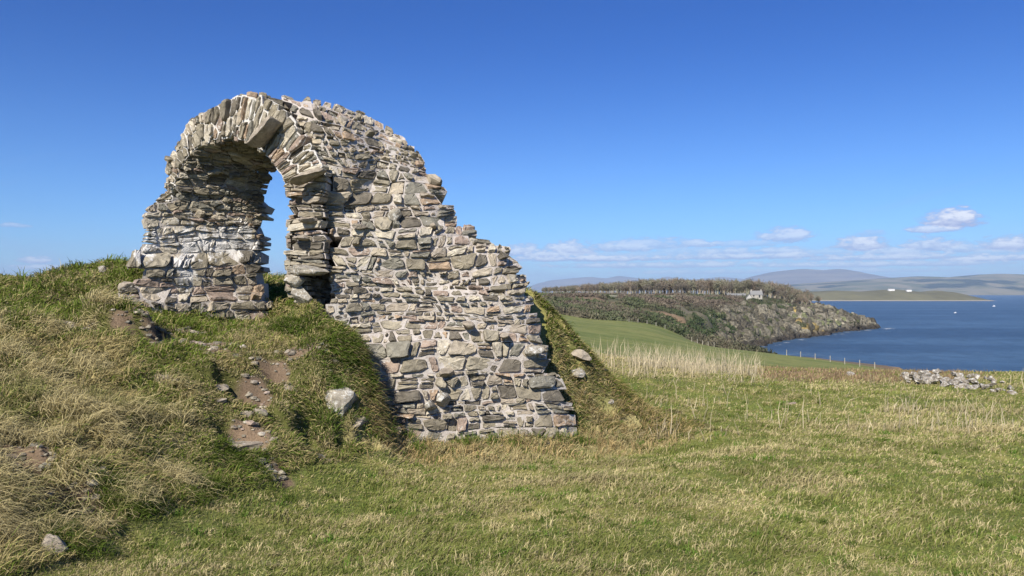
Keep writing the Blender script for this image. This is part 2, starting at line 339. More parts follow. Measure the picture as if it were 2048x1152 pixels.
# ------------------------------------------------------------------ sea
m_sea, t, b, out = mat('sea_water')
geo = t.new('ShaderNodeNewGeometry'); mp = t.new('ShaderNodeMapping'); t.l.new(geo.outputs['Position'], mp.inputs[0]); mp.inputs['Scale'].default_value = (.55, .4, 1); mp.inputs['Rotation'].default_value = (0, 0, .5)
na_ = t.noise(.22, 10, .72, mp.outputs[0]); mp2 = t.new('ShaderNodeMapping'); t.l.new(geo.outputs['Position'], mp2.inputs[0]); mp2.inputs['Scale'].default_value = (.25, 1.6, 1); mp2.inputs['Rotation'].default_value = (0, 0, -.25); nb = t.noise(.006, 7, .62, mp2.outputs[0]); nc = t.noise(.05, 4, .6, mp.outputs[0])
c = t.mix(t.step(nb, .38, .62), (.05,.10,.17), (.085,.16,.25)); c = t.mix(t.step(t.math('ADD', t.math('MULTIPLY', na_, .6), t.math('MULTIPLY', nc, .4)), .38, .62, 0, 1), t.mix(.6, c, (.03,.06,.10)), c)
t.put(b.inputs['Base Color'], c); b.inputs['Roughness'].default_value = .42; b.inputs['IOR'].default_value = 1.33; b.inputs['Specular IOR Level'].default_value = .32
bump(t, b, na_, 1.0, 2.2)
ys = np.concatenate([[-2000, -200], np.geomspace(20, 60000, 60)]); xs = np.linspace(-1.6, 1.6, 41)
gy2, gx2 = np.meshgrid(ys, xs, indexing='ij'); Xs = gx2 * np.maximum(np.abs(gy2), 3000)
V = np.stack([Xs.ravel(), gy2.ravel(), np.full(Xs.size, SEA)], -1); f_, s_ = grid_faces(len(ys), len(xs))
tag(link('sea', mesh_np('sea', V, f_.reshape(-1, 4)[:, ::-1].ravel(), s_), m_sea), kind='structure')

# ------------------------------------------------------------------ distant hills (real ridges with depth)
m_hill, t, b, out = mat('distant_land')
at = t.new('ShaderNodeAttribute', attribute_name='Col'); t.l.new(at.outputs['Color'], b.inputs['Base Color'])
def ridge(name, crest, D, front, back, foot_z, colfn, ny=26, step=6, rough=.10, seed=0):
    """a long hill: crest (photo columns/rows at distance D), its near foot `front` metres closer, its far foot `back` metres behind"""
    cx = np.arange(crest[0][0], crest[-1][0] + 1, step); cy = np.interp(cx, [c[0] for c in crest], [c[1] for c in crest])
    Xc = (cx - CX) / F * D; Zc = (HY - cy) / F * D; Vv = []; ts = np.concatenate([np.linspace(-1, 0, ny), np.linspace(0, 1, 6)[1:]])
    for tt in ts:
        yy = D + (tt * front if tt < 0 else tt * back)
        p = np.cos(tt * math.pi / 2) ** (1.1 if tt < 0 else 1)
        n = (fbm(Xc / (D * .02), np.full(len(Xc), yy / (D * .02)), 90 + seed) - .5)
        z = foot_z + (Zc - foot_z) * p * (1 + n * rough * 8 * (1 - p)) 
        Vv.append(np.stack([Xc, np.full(len(Xc), yy), z], -1))
    Vv = np.array(Vv); f_, s_ = grid_faces(len(ts), len(cx)); Vf = Vv.reshape(-1, 3)
    o = link(name, mesh_np(name, Vf, f_, s_, True), m_hill); color_attr(o.data, colfn(Vf)); tag(o, kind='structure')
    return Vv, cx, ts
def cf_blue(Vf):
    n = smooth(fbm(Vf[:, 0] / 900, Vf[:, 1] / 900 + Vf[:, 2] / 60, 5), .3, .7)[:, None]; return np.array((.13,.125,.125)) * (1 - n) + np.array((.21,.19,.16)) * n
def cf_far(Vf):
    n = fbm(Vf[:, 0] / 260, Vf[:, 1] / 300, 6)[:, None]; n2 = fbm(Vf[:, 0] / 700, Vf[:, 1] / 500, 8)[:, None]
    n = smooth(n, .35, .65); c = np.array((.12,.13,.07)) * (1 - n) + np.array((.23,.205,.13)) * n; k = smooth(n2, .54, .57); return c * (1 - k) + np.array((.03,.045,.035)) * k
def cf_pen(Vf):
    n = fbm(Vf[:, 0] / 70, Vf[:, 1] / 60, 7)[:, None]; c = np.array((.10,.095,.055)) * (1 - n) + np.array((.19,.18,.10)) * n
    beach = smooth(-Vf[:, 2], 26.5, 28.5)[:, None]; return c * (1 - beach) + np.array((.36,.32,.25)) * beach
ridge('far_mountains', [(900,590),(1040,580),(1075,567),(1100,561),(1150,556),(1180,554),(1210,557),(1235,552),(1270,556),(1310,560),(1330,553),(1365,561),(1440,554),(1480,558),(1530,560),(1700,575),(2300,590)], 26000, 4000, 4000, SEA, cf_blue, seed=1)
ridge('blue_mountain', [(1380,590),(1470,566),(1490,562),(1515,552),(1550,543),(1600,538),(1640,541),(1670,538),(1700,545),(1740,553),(1790,560),(1900,575),(2100,590)], 19000, 3500, 3500, SEA, cf_blue, seed=2)
FH = ridge('far_hills', [(1420,592),(1500,576),(1560,572),(1620,566),(1700,561),(1760,557),(1830,553),(1870,555),(1920,554),(1960,549),(1985,548),(2010,551),(2048,551),(2100,549),(2200,555),(2400,590)], 11500, 2900, 3000, SEA, cf_far, seed=3)
PN = ridge('peninsula', [(1560,592),(1620,583),(1670,581),(1720,583),(1760,580),(1790,579),(1840,584),(1870,581),(1900,584),(1920,590),(1936,598),(1950,601),(1975,602.5)], 2900, 200, 250, SEA - 1.2, cf_pen, step=3, seed=4)

# ------------------------------------------------------------------ stone materials
def lime_wash(t, pos, c):
    """white lime run down over the wall, a stain with its own ragged outline"""
    sp = t.new('ShaderNodeSeparateXYZ'); t.l.new(pos, sp.inputs[0]); sx, _, sz = sp.outputs
    def blob(x0, z0, wx, wz):
        a = t.math('DIVIDE', t.math('SUBTRACT', sx, x0), wx); b_ = t.math('DIVIDE', t.math('SUBTRACT', sz, z0), wz); return t.math('SUBTRACT', 1.0, t.math('ADD', t.math('MULTIPLY', a, a), t.math('MULTIPLY', b_, b_)))
    f = None
    for q in ((-4.95, .72, .16, .62), (-4.70, .78, .75, .34), (-5.35, .72, .16, .4), (-4.35, .95, .3, .3), (-4.9, .2, .12, .3)):
        k = blob(*q); f = k if f is None else t.math('MAXIMUM', f, k)
    mp = t.new('ShaderNodeMapping'); t.l.new(pos, mp.inputs[0]); mp.inputs['Scale'].default_value = (1.3, 1, .6)
    f = t.math('ADD', t.math('MAXIMUM', f, -1.2), t.math('MULTIPLY', t.math('SUBTRACT', t.noise(7, 7, .7, mp.outputs[0]), .5), 5.0))
    return t.mix(t.step(f, .3, .9, 0, .92), c, (.66, .64, .60))
def stone_mat(name, mode=0):
    m, t, b, out = mat(name); geo = t.new('ShaderNodeNewGeometry'); pos = geo.outputs['Position']
    ri = geo.outputs['Random Per Island']
    base = t.ramp(ri, [(0, (.19,.175,.135)), (.14, (.27,.25,.195)), (.26, (.125,.115,.095)), (.38, (.34,.305,.24)), (.48, (.215,.195,.145)), (.60, (.27,.24,.195)), (.68, (.39,.365,.30)), (.78, (.18,.178,.15)), (.88, (.30,.225,.155)), (.92, (.26,.205,.17)), (1, (.24,.225,.18))], 'CONSTANT') \
        if mode != 2 else t.ramp(ri, [(0, (.20,.19,.16)), (.5, (.27,.255,.21)), (1, (.19,.17,.14))])
    hs = t.new('ShaderNodeHueSaturation'); hs.inputs['Saturation'].default_value = .86; hs.inputs['Value'].default_value = 1.05; t.put(hs.inputs['Color'], base); base = hs.outputs[0]
    n = t.noise(9, 7, .65, pos); n2 = t.noise(45, 5, .7, pos); n3 = t.noise(3.2, 6, .7, pos)
    c = t.mix(1.0, base, t.ramp(n, [(.25, (.55,.52,.48)), (.5, (1.18,1.12,1.03)), (.78, (1.8,1.70,1.52))]), 'MULTIPLY')
    c = t.mix(t.step(n2, .60, .70, 0, .55), c, (.10,.095,.08))
    # pale lichen blotches
    n4 = t.noise(17, 9, .78, pos, .4)
    li = t.math('MULTIPLY', t.step(n4, *((.56, .62) if mode != 2 else (.50, .58))), t.step(t.math('ADD', n3, t.math('MULTIPLY', t.math('SUBTRACT', ri, .5), .3)), *((.50, .63) if mode != 2 else (.30, .48))))
    c = t.mix(t.step(t.noise(28, 8, .75, pos, .3), .57, .66, 0, .5), c, (.085,.08,.06))
    c = t.mix(t.math('MULTIPLY', li, .85), c, (.62,.61,.55))
    if mode == 1: c = lime_wash(t, pos, c)
    t.put(b.inputs['Base Color'], c)
    bump(t, b, t.math('ADD', t.math('MULTIPLY', n, .6), t.math('MULTIPLY', n2, .4)), .9, .035)
    return m
m_stone = stone_mat('rubble_stone'); m_lichen = stone_mat('lichen_boulder', 2)
m_mortar, t, b, out = mat('lime_mortar'); geo = t.new('ShaderNodeNewGeometry'); pos = geo.outputs['Position']
n = t.noise(14, 7, .65, pos); n2 = t.noise(1.3, 5, .6, pos)
c = t.ramp(n, [(.25, (.33,.285,.245)), (.5, (.475,.43,.385)), (.75, (.58,.54,.49))]); c = t.mix(t.step(n2, .45, .7, 0, .35), c, (.38,.38,.35))
t.put(b.inputs['Base Color'], c); bump(t, b, t.noise(40, 6, .7, pos), .9, .02)
m_rmortar, t, b, out = mat('pale_ring_mortar'); geo = t.new('ShaderNodeNewGeometry'); pos = geo.outputs['Position']
t.put(b.inputs['Base Color'], t.ramp(t.noise(14, 7, .65, pos), [(.25, (.42,.39,.34)), (.5, (.62,.59,.54)), (.75, (.74,.72,.67))])); bump(t, b, t.noise(40, 6, .7, pos), .9, .02)
m_wstone = stone_mat('lime_washed_stone', 1)
m_wmortar, t, b, out = mat('lime_washed_mortar'); geo = t.new('ShaderNodeNewGeometry'); pos = geo.outputs['Position']; n = t.noise(14, 7, .65, pos)
t.put(b.inputs['Base Color'], lime_wash(t, pos, t.ramp(n, [(.25, (.34,.30,.255)), (.5, (.49,.445,.39)), (.75, (.6,.55,.49))]))); bump(t, b, t.noise(40, 6, .7, pos), .9, .02)

# ------------------------------------------------------------------ rubble masonry engine
def clip_poly(poly, nx, ny, c):
    out = []; n = len(poly)
    for i in range(n):
        x0, y0 = poly[i]; x1, y1 = poly[(i + 1) % n]; d0 = nx * x0 + ny * y0 - c; d1 = nx * x1 + ny * y1 - c
        if d0 <= 0: out.append((x0, y0))
        if (d0 < 0 < d1) or (d1 < 0 < d0):
            k = d0 / (d0 - d1); out.append((x0 + (x1 - x0) * k, y0 + (y1 - y0) * k))
    return out
def in_poly(x, y, poly):
    ins = False; n = len(poly); j = n - 1
    for i in range(n):
        if (poly[i][1] > y) != (poly[j][1] > y) and x < (poly[j][0] - poly[i][0]) * (y - poly[i][1]) / (poly[j][1] - poly[i][1]) + poly[i][0]: ins = not ins
        j = i
    return ins
def rubble(name, parent, S, bbox, inside, K=2.0, hc=(.05, .15), wc=(.09, .36), relief=(.012, .055), gap=.011, warp=None, seed=1, back=None, shrink=None, depth=.10, mortar_in=.012, small=0.22, flip=1, mstone=None, rough=.25, mmort=None, clip=None, tilt=1.0, quad=False):
    """lay coursed random rubble over the surface S(a,b): every stone is a shaped block bedded in mortar"""
    rnd = random.Random(seed); x0, y0, x1, y1 = bbox; seeds = []; quads = []
    if quad:
        ph = [rnd.uniform(0, 6) for _ in range(6)]; base = []; yy = y0
        while yy < y1 + .3: base.append(yy); h = hc[0] + (hc[1] - hc[0]) * rnd.random() ** 1.3; yy += h * (shrink(0, yy) if shrink else 1)
        def yk(k, x): return base[k] + .030 * math.sin(x * 2.1 + ph[0] + k * .35) + .016 * math.sin(x * 5.3 + ph[1] + k * 1.3) + .008 * math.sin(x * 13 + k * 2.4) + (warp(x, base[k]) if warp else 0)
        for k in range(len(base) - 1):
            H = base[k + 1] - base[k]; x = x0 + rnd.uniform(-.25, 0); sl = 0
            while x < x1:
                sc_ = shrink(x, base[k]) if shrink else 1
                wd = max(rnd.uniform(*wc) * (.55 + .5 * H / hc[1]) * 1.15 * sc_, .05); xe = x + wd; sl2 = rnd.uniform(-.28, .28) * H
                a0, a1 = (x + sl, yk(k, x)), (xe + sl2, yk(k, xe)); b1, b0 = (xe - sl2, yk(k + 1, xe)), (x - sl, yk(k + 1, x))
                L_ = lambda p, q, t_: (p[0] + (q[0] - p[0]) * t_, p[1] + (q[1] - p[1]) * t_)
                q_ = rnd.random()
                if q_ < small and H > .085 and wd > .12:
                    n_l = 2 if H < .16 or rnd.random() < .6 else 3; cuts_ = [0] + sorted(rnd.uniform(.25, .75) for _ in range(n_l - 1)) + [1]
                    for u, v in zip(cuts_[:-1], cuts_[1:]):
                        v2 = v + (rnd.uniform(-.08, .08) if v < 1 else 0)
                        quads.append([L_(a0, b0, u), L_(a1, b1, u), L_(a1, b1, v2), L_(a0, b0, v)])
                elif q_ < small + .14 and H > .11 and wd > .16:
                    t_ = rnd.uniform(.3, .7); m0 = L_(a0, a1, t_); m1 = L_(b0, b1, t_ + rnd.uniform(-.12, .12)); c_ = rnd.uniform(.35, .65); e0 = L_(m0, m1, c_); e1 = L_(a1, b1, c_ + rnd.uniform(-.1, .1))
                    quads += [[a0, m0, m1, b0], [m0, a1, e1, e0], [e0, e1, b1, m1]]
                else: quads.append([a0, a1, b1, b0])
                x = xe; sl = sl2
        out_q = []
        for q_ in quads:                                  # knock corners off, so that few stones stay four-square
            pg = []; n_q = len(q_)
            for i in range(n_q):
                p, pv, nx_ = q_[i], q_[i - 1], q_[(i + 1) % n_q]
                if rnd.random() < .42:
                    u = rnd.uniform(.08, .38); v = rnd.uniform(.08, .42); pg += [(p[0] + (pv[0] - p[0]) * u, p[1] + (pv[1] - p[1]) * u), (p[0] + (nx_[0] - p[0]) * v, p[1] + (nx_[1] - p[1]) * v)]
                else: pg.append(p)
            out_q.append((q_, pg))
        y0 = y1 + 1
    yb = y0
    while yb < y1:
        h = hc[0] + (hc[1] - hc[0]) * rnd.random() ** 1.35; h *= shrink(0, yb) if shrink else 1; x = x0 + rnd.uniform(-.2, 0)
        while x < x1:
            sc_ = shrink(x, yb) if shrink else 1
            wd = rnd.uniform(*wc) * (.6 + .5 * h / hc[1]) * 1.1 * sc_; xx = x + wd / 2; yy = yb + h / 2 + (warp(xx, yb) if warp else 0)
            q = rnd.random()
            if q < small and h > .09:
                k = 2 if rnd.random() < .7 else 3
                for i in range(k): seeds.append((xx + rnd.uniform(-.02, .02), yy + (i - (k - 1) / 2) * h / k, -.0006))
            elif q < small + .12 and wd > .14:
                seeds.append((xx - wd * .28, yy + rnd.uniform(-.3, .3) * h, 0)); seeds.append((xx + wd * .2, yy + h * .25, 0)); seeds.append((xx + wd * .3, yy - h * .25, 0))
            else: seeds.append((xx, yy + rnd.uniform(-rough, rough) * h, rnd.uniform(0, .0022)))
            x += wd
        yb += h
    arr = np.array(seeds) if seeds else np.zeros((0, 3)); ins = np.array([inside(a, b_) for a, b_, _ in seeds])
    M = arr[:, :2].copy(); M[:, 1] *= K; Rm = .42
    cell = {}
    for i, (a, b_) in enumerate(M): cell.setdefault((int(a // Rm), int(b_ // Rm)), []).append(i)
    dom = []; hh = []; nrm = []; faces = []; mfaces = []; mdom = []; mh = []; sid = []; nst = 0; centers = []; edges = []
    cells = []
    if quad:
        for q_, pg in out_q:
            cx_ = sum(p[0] for p in q_) / len(q_); cy_ = sum(p[1] for p in q_) / len(q_)
            if inside(cx_, cy_): cells.append((q_, pg))
    for i in np.nonzero(ins)[0]:
        a, b_ = M[i]; wi = arr[i, 2] * 3; ca, cb = int(a // Rm), int(b_ // Rm); cand = []
        for u in (-1, 0, 1):
            for v in (-1, 0, 1):
                cand += cell.get((ca + u, cb + v), [])
        cand = [(((M[j] - M[i]) ** 2).sum(), j) for j in cand if j != i]; cand.sort(); poly = [(a - .3, b_ - .3), (a + .3, b_ - .3), (a + .3, b_ + .3), (a - .3, b_ + .3)]
        for d2, j in cand[:34]:
            if d2 < 1e-8: continue
            nx, ny = M[j] - M[i]; c0 = (M[j, 0] ** 2 + M[j, 1] ** 2 - a * a - b_ * b_ + wi - arr[j, 2] * 3) / 2
            poly = clip_poly(poly, nx, ny, c0)
            if len(poly) < 3: break
        if len(poly) < 3: continue
        poly = [(p, q / K) for p, q in poly]; cells.append((poly, poly))
    for mpoly, poly in cells:
        if clip:
            jc = lambda: rnd.uniform(-.012, .022)
            for nx, ny, c0 in ((1, 0, clip[2] + jc()), (-1, 0, -clip[0] + jc()), (0, 1, clip[3] + jc()), (0, -1, -clip[1] + jc())):
                poly = clip_poly(poly, nx, ny, c0)
                if len(poly) < 3: break
            if len(poly) < 3: continue
            mpoly = poly
        cxm = sum(p for p, _ in poly) / len(poly); cym = sum(q for _, q in poly) / len(poly)
        if not inside(cxm, cym): continue
        def pull(pt):                                     # keep every block inside the outline of the masonry
            if inside(*pt): return pt
            lo, hi = 0.0, 1.0
            for _ in range(6):
                mid = (lo + hi) / 2
                if inside(cxm + (pt[0] - cxm) * mid, cym + (pt[1] - cym) * mid): lo = mid
                else: hi = mid
            f_ = min(1.0, lo + rnd.uniform(0, .07)); return (cxm + (pt[0] - cxm) * f_, cym + (pt[1] - cym) * f_)
        poly = [pull(p) for p in poly]; mpoly = poly if mpoly is poly else [pull(p) for p in mpoly]
        # mortar cell
        rec = -rnd.uniform(.02, .06) if rnd.random() < .05 else 0
        o = len(mdom); mdom.append((cxm, cym)); mh.append(-mortar_in + rnd.uniform(-.006, .006) + (rec - .03 if rec else 0))
        for p, q in mpoly: mdom.append((p, q)); mh.append(-mortar_in * .6 + (math.sin(p * 91 + q * 57)) * .004 + (rec * .8 - .02 if rec else 0))
        k = len(mpoly)
        for e in range(k): mfaces.append((o, o + 1 + e, o + 1 + (e + 1) % k))
        k = len(poly)
        # stone outline: shrink, add mid points, round the corners
        pts = []
        for e in range(k):
            p0 = poly[e]; p1 = poly[(e + 1) % k]; L = math.hypot(p1[0] - p0[0], p1[1] - p0[1])
            if L < .012: pts.append(((p0[0] + p1[0]) / 2, (p0[1] + p1[1]) / 2)); continue
            pts.append((p0[0] * .89 + p1[0] * .11, p0[1] * .89 + p1[1] * .11))
            if L > .07: pts.append(((p0[0] + p1[0]) / 2 + rnd.uniform(-.008, .008), (p0[1] + p1[1]) / 2 + rnd.uniform(-.007, .007)))
            pts.append((p0[0] * .11 + p1[0] * .89, p0[1] * .11 + p1[1] * .89))
        g = gap * rnd.uniform(.25, 1.9); ring = []
        ok = True
        for p, q in pts:
            dx, dy = p - cxm, q - cym; d = math.hypot(dx, dy)
            f = max(.25, 1 - g / max(d, 1e-4)); fy = max(.25, 1 - g * 1.1 / max(abs(dy) + .02, .02)) if abs(dy) > .01 else f
            ring.append((cxm + dx * f, cym + dy * f))
        n_ = len(ring)
        if n_ < 3: continue
        hgt = rec + rnd.uniform(*relief) * (shrink(cxm, cym) if shrink else 1) * (2.0 if rnd.random() < .12 else 1); tx = rnd.uniform(-.2, .2) * tilt; ty = rnd.uniform(-.28, .22) * tilt
        o = len(dom); ww = max(p for p, _ in ring) - min(p for p, _ in ring); hw = max(q for _, q in ring) - min(q for _, q in ring)
        if hw < .02 or ww < .02: continue
        for lvl, (scl, hz, dp) in enumerate(((1.0, 0, -depth), (1.0, .62, 0), (.965, .92, 0), (.78, 1.0, 0))):
            for p, q in ring:
                jj = rnd.uniform(-.035, .035) if lvl else 0
                pp = cxm + (p - cxm) * (scl + jj); qq = cym + (q - cym) * (scl + jj)
                hz_ = dp if lvl == 0 else hgt * hz + (tx * (pp - cxm) + ty * (qq - cym)) * (1 if lvl > 1 else .5) + rnd.uniform(-.0042, .0042) * lvl
                if lvl: hz_ = max(hz_, -.004 + rec)
                dom.append((pp, qq)); hh.append(hz_)
        dom.append((cxm + rnd.uniform(-.01, .01), cym)); hh.append(hgt + rnd.uniform(-.008, .012))
        for lvl in range(3):
            for e in range(n_): faces.append((o + lvl * n_ + e, o + lvl * n_ + (e + 1) % n_, o + (lvl + 1) * n_ + (e + 1) % n_, o + (lvl + 1) * n_ + e))
        for e in range(n_): faces.append((o + 3 * n_ + e, o + 3 * n_ + (e + 1) % n_, o + 4 * n_))
    def place(d, h):
        d = np.array(d); h = np.array(h)[:, None]; e = .01
        P0 = S(d[:, 0], d[:, 1]); dA = S(d[:, 0] + e, d[:, 1]) - S(d[:, 0] - e, d[:, 1]); dB = S(d[:, 0], d[:, 1] + e) - S(d[:, 0], d[:, 1] - e)
        N = np.cross(dA, dB); N /= np.linalg.norm(N, axis=1)[:, None] + 1e-9; return P0 + N * h * flip
    VS = place(dom, hh); VM = place(mdom, mh)
    fl = [x for f in faces for x in (f if flip > 0 else f[::-1])]; sz = [len(f) for f in faces]
    o1 = link(name, mesh_np(name, VS, fl, sz), mstone or m_stone, parent)
    fm = [x for f in mfaces for x in (f if flip > 0 else f[::-1])]; ms = [3] * len(mfaces)
    if back is not None:
        nb_ = len(VM); VM = np.vstack([VM, VM + np.array(back)]); fb = [tuple(v + nb_ for v in f[::-1]) for f in mfaces]
        # outer edges: those whose mid point has no neighbour cell
        key = {}
        for f in mfaces:
            p, q = f[1], f[2]; kk = tuple(np.round((VM[p] + VM[q]) / 2, 3)); key.setdefault(kk, []).append((p, q))
        for kk, lst in key.items():
            if len(lst) == 1: p, q = lst[0]; fb.append((q, p, p + nb_, q + nb_))
        for f in fb: fm += list(f); ms.append(len(f))
    link(name + '_mortar', mesh_np(name + '_mortar', VM, fm, ms), mmort or m_mortar, parent)
    return o1

mpx = .0072                                     # metres per photo pixel at the ruin
def px_surface(Dfn):
    def S(a, b_):
        px = np.asarray(a) / mpx; py = -np.asarray(b_) / mpx; return P(px, py, 1.0) * Dfn(px, py)[..., None]
    return S
def seg_dist(px, py, line):
    best = np.full(np.shape(px), 1e9)
    for (xa, ya), (xb, yb) in zip(line[:-1], line[1:]):
        dx, dy = xb - xa, yb - ya; tt = np.clip(((px - xa) * dx + (py - ya) * dy) / (dx * dx + dy * dy), 0, 1)
        best = np.minimum(best, np.hypot(px - xa - tt * dx, py - ya - tt * dy))
    return best
def pbox(poly, m=14):
    return (min(p[0] for p in poly) * mpx - m * mpx, -max(p[1] for p in poly) * mpx - m * mpx, max(p[0] for p in poly) * mpx + m * mpx, -min(p[1] for p in poly) * mpx + m * mpx)
def inpx(poly): return lambda a, b_: in_poly(a / mpx, -b_ / mpx, poly)

ruin = empty('ruined_arch', tuple(P(850, 880, 10.7)), 'ruined grey rubble stone arch with a broken vault standing on the grassy bank', 'ruin')
ruin_parts = []
# --- big right-hand face
sil = [(556,190),(600,190),(650,203),(700,215),(750,238),(790,262),(815,280),(835,300),(850,325),(856,350),(880,352),(888,375),(905,400),(912,430),(922,450),(945,455),(957,468),(985,480),(1020,494),(1026,515),(1045,535),(1055,560),(1060,590),(1078,620),(1088,650),(1090,680),(1100,700),(1102,730),(1130,765),(1146,810),(1154,860),(1154,900)]
left_b = [(640,900),(640,620),(660,600),(660,470),(648,440),(655,380),(650,352),(628,300),(606,262),(580,225)]
big_poly = sil + left_b
SILY = np.array([p[1] for p in sil[1:]], float); SILX = np.array([p[0] for p in sil[1:]], float)
def D_front(px, py=None): return 9.183 / (1 + .467 * (np.asarray(px, float) - CX) / F)
def D_big(px, py):
    D = 10.40 + .0010 * (px - 650) + np.clip(880 - py, 0, 700) * .00016
    D = D + np.clip((430 - py) / 240, 0, 1.2) ** 1.7 * .85
    dl = seg_dist(px, py, [(566, 190), (606, 262), (632, 305), (656, 350)]); kb = smooth(dl, 0, 150); Df = D_front(px) + .10; D = np.where(py < 520, Df * (1 - np.clip(kb + smooth(py, 250, 520), 0, 1)) + D * np.clip(kb + smooth(py, 250, 520), 0, 1), D)
    led = 452 + np.clip(px - 800, -100, 300) * .10
    D = D + .22 * smooth(-(py - led), -10, 16) * smooth(px, 640, 760)
    D = D - .10 * smooth(py, 560, 600) * smooth(px, 760, 820) + .05 * np.sin(px / 47.0) * np.sin(py / 61.0 + 1)
    D = D + .10 * smooth(-py, -700, -640)
    d = seg_dist(px, py, sil); d = np.where(px > np.interp(py, SILY, SILX), -d, d); k = np.clip(d / 62, .14, 1); D = D + .52 * (1 - np.sqrt(np.clip(1 - (1 - k) ** 2, 0, 1)))
    d2 = seg_dist(px, py, left_b[2:]); k = np.clip(d2 / 14, .12, 1); D = D + .06 * (1 - np.sqrt(np.clip(1 - (1 - k) ** 2, 0, 1)))
    return D
m2 = mpx
warp_big = lambda x, y: -(np.clip(360 + y / m2, -999, 0) * 0) - max(0.0, (470 + y / m2)) * 0 - ((x / m2 - 650) * max(0, (430 + y / m2)) / 230 * .34 * m2)
rubble('outer_wall', ruin, px_surface(D_big), (540 * m2, -905 * m2, 1165 * m2, -60 * m2), inpx(big_poly), warp=warp_big, seed=11, back=(-.25, 1.15, -.2), relief=(.003, .07), hc=(.055, .225), wc=(.08, .35), quad=True, K=2.1, depth=.14, gap=.0195, mortar_in=.0, small=.27, shrink=lambda x, y: .62 + .38 * min(1, max(0, (-y / m2 - 230) / 200)), rough=.18)
# --- front plane of the arch
def D_front(px, py=None): return 9.183 / (1 + .467 * (np.asarray(px, float) - CX) / F)
def D_pier(px, py):
    D = D_front(px) + 0 * py; k = np.clip((px - 570) / 16, .15, 1); D = D + .16 * (1 - np.sqrt(np.clip(1 - (1 - k) ** 2, 0, 1)))
    k = np.clip((656 - px) / 12, .15, 1); return D + .08 * (1 - np.sqrt(np.clip(1 - (1 - k) ** 2, 0, 1)))
pier = [(569,372),(600,352),(656,348),(652,380),(640,400),(650,430),(638,455),(655,480),(652,548),(612,552),(612,590),(618,615),(575,618),(570,560)]
rubble('pier', ruin, px_surface(D_pier), pbox(pier), inpx(pier), seed=5, hc=(.05, .12), quad=True, wc=(.18, .5), relief=(.006, .045), K=2.6, back=(0, .30, 0), small=.1, depth=.14, clip=(571 * m2, -9, 656 * m2, 9), gap=.014, tilt=.5)
def arr_spline(pts, n=60):
    p = np.array(pts, float); d = np.concatenate([[0], np.cumsum(np.hypot(*np.diff(p, axis=0).T))]); s = np.linspace(0, d[-1], n)
    return np.stack([np.interp(s, d, p[:, 0]), np.interp(s, d, p[:, 1])], -1), d[-1]
inner = [(340,418),(349,380),(357,345),(372,315),(396,293),(425,281),(462,274),(497,284),(524,301),(546,326),(562,350),(571,372)]
outer = [(300,415),(331,385),(333,322),(358,280),(378,240),(428,214),(476,190),(520,189),(566,212),(606,262),(632,305),(654,350)]
In = np.array(inner, float); Ou = np.array(outer, float)
IL = 3.7; RL = .62
def ring_px(a, b_):
    s = np.clip(np.asarray(b_) / IL, -.03, 1.03) * 11; u = np.asarray(a) / RL
    f = np.arange(12)
    ix = np.interp(s, f, In[:, 0]); iy = np.interp(s, f, In[:, 1]); ox = np.interp(s, f, Ou[:, 0]); oy = np.interp(s, f, Ou[:, 1])
    # extrapolation below the first voussoir
    return ix + (ox - ix) * u, iy + (oy - iy) * u
def S_ring(a, b_):
    px, py = ring_px(a, b_); return P(px, py, 1.0) * (D_front(px) + .02 * np.sin(px / 23))[..., None]
rubble('arch_ring', ruin, S_ring, (-.05, -.02, RL + .06, IL + .02), lambda a, b_: 0.0 < a < RL and 0 < b_ < IL, seed=8, hc=(.05, .12), wc=(.22, .5), relief=(.008, .05), K=2.8, gap=.018, flip=-1, mmort=m_rmortar, small=.05, depth=.14, back=(0, .15, 0), rough=.12, clip=(0, -.03, RL, IL + .03), tilt=.4, mortar_in=.0)
# --- vault soffit, springing back from the ring
off = np.array((1.08, .90, -.06))
prof_px = [(350,440)] + inner + [(572,420),(571,500),(574,620)]
pp = np.array(prof_px, float); Pn = np.array([P(x, y, 1.0) * float(D_front(x)) for x, y in prof_px]); Ln = np.concatenate([[0], np.cumsum(np.linalg.norm(np.diff(Pn, axis=0), axis=1))])
def S_vault(a, b_):
    u = np.asarray(a) / 1.40; v = np.clip(np.asarray(b_), -.05, Ln[-1] + .05)
    q = np.stack([np.interp(v, Ln, Pn[:, k]) for k in range(3)], -1); return q + off * np.asarray(u)[..., None]
rubble('vault', ruin, S_vault, (-.04, 0, 1.46, Ln[-1]), lambda a, b_: 0 < a < 1.38 and .02 < b_ < Ln[-1] - .02, seed=21, hc=(.06, .15), wc=(.12, .42), relief=(.006, .05), K=2.2, gap=.014, back=None, depth=.12, clip=(0, 0, 1.40, 99), tilt=.7)
ex_px = [(318,440)] + outer[:8]
Pe = np.array([P(x, y, 1.0) * float(D_front(x) + .03) for x, y in ex_px]); Le = np.concatenate([[0], np.cumsum(np.linalg.norm(np.diff(Pe, axis=0), axis=1))])
def S_ext(a, b_):
    q = np.stack([np.interp(np.clip(b_, -.05, Le[-1] + .05), Le, Pe[:, k]) for k in range(3)], -1); return q + off * (np.asarray(a) / 1.4)[..., None]
rubble('vault_back', ruin, S_ext, (-.04, 0, 1.46, Le[-1]), lambda a, b_: 0 < a < 1.38 and 0 < b_ < Le[-1], seed=22, hc=(.06, .15), wc=(.12, .42), flip=-1, depth=.10, clip=(0, 0, 1.40, 99), relief=(.0, .04), tilt=.4)
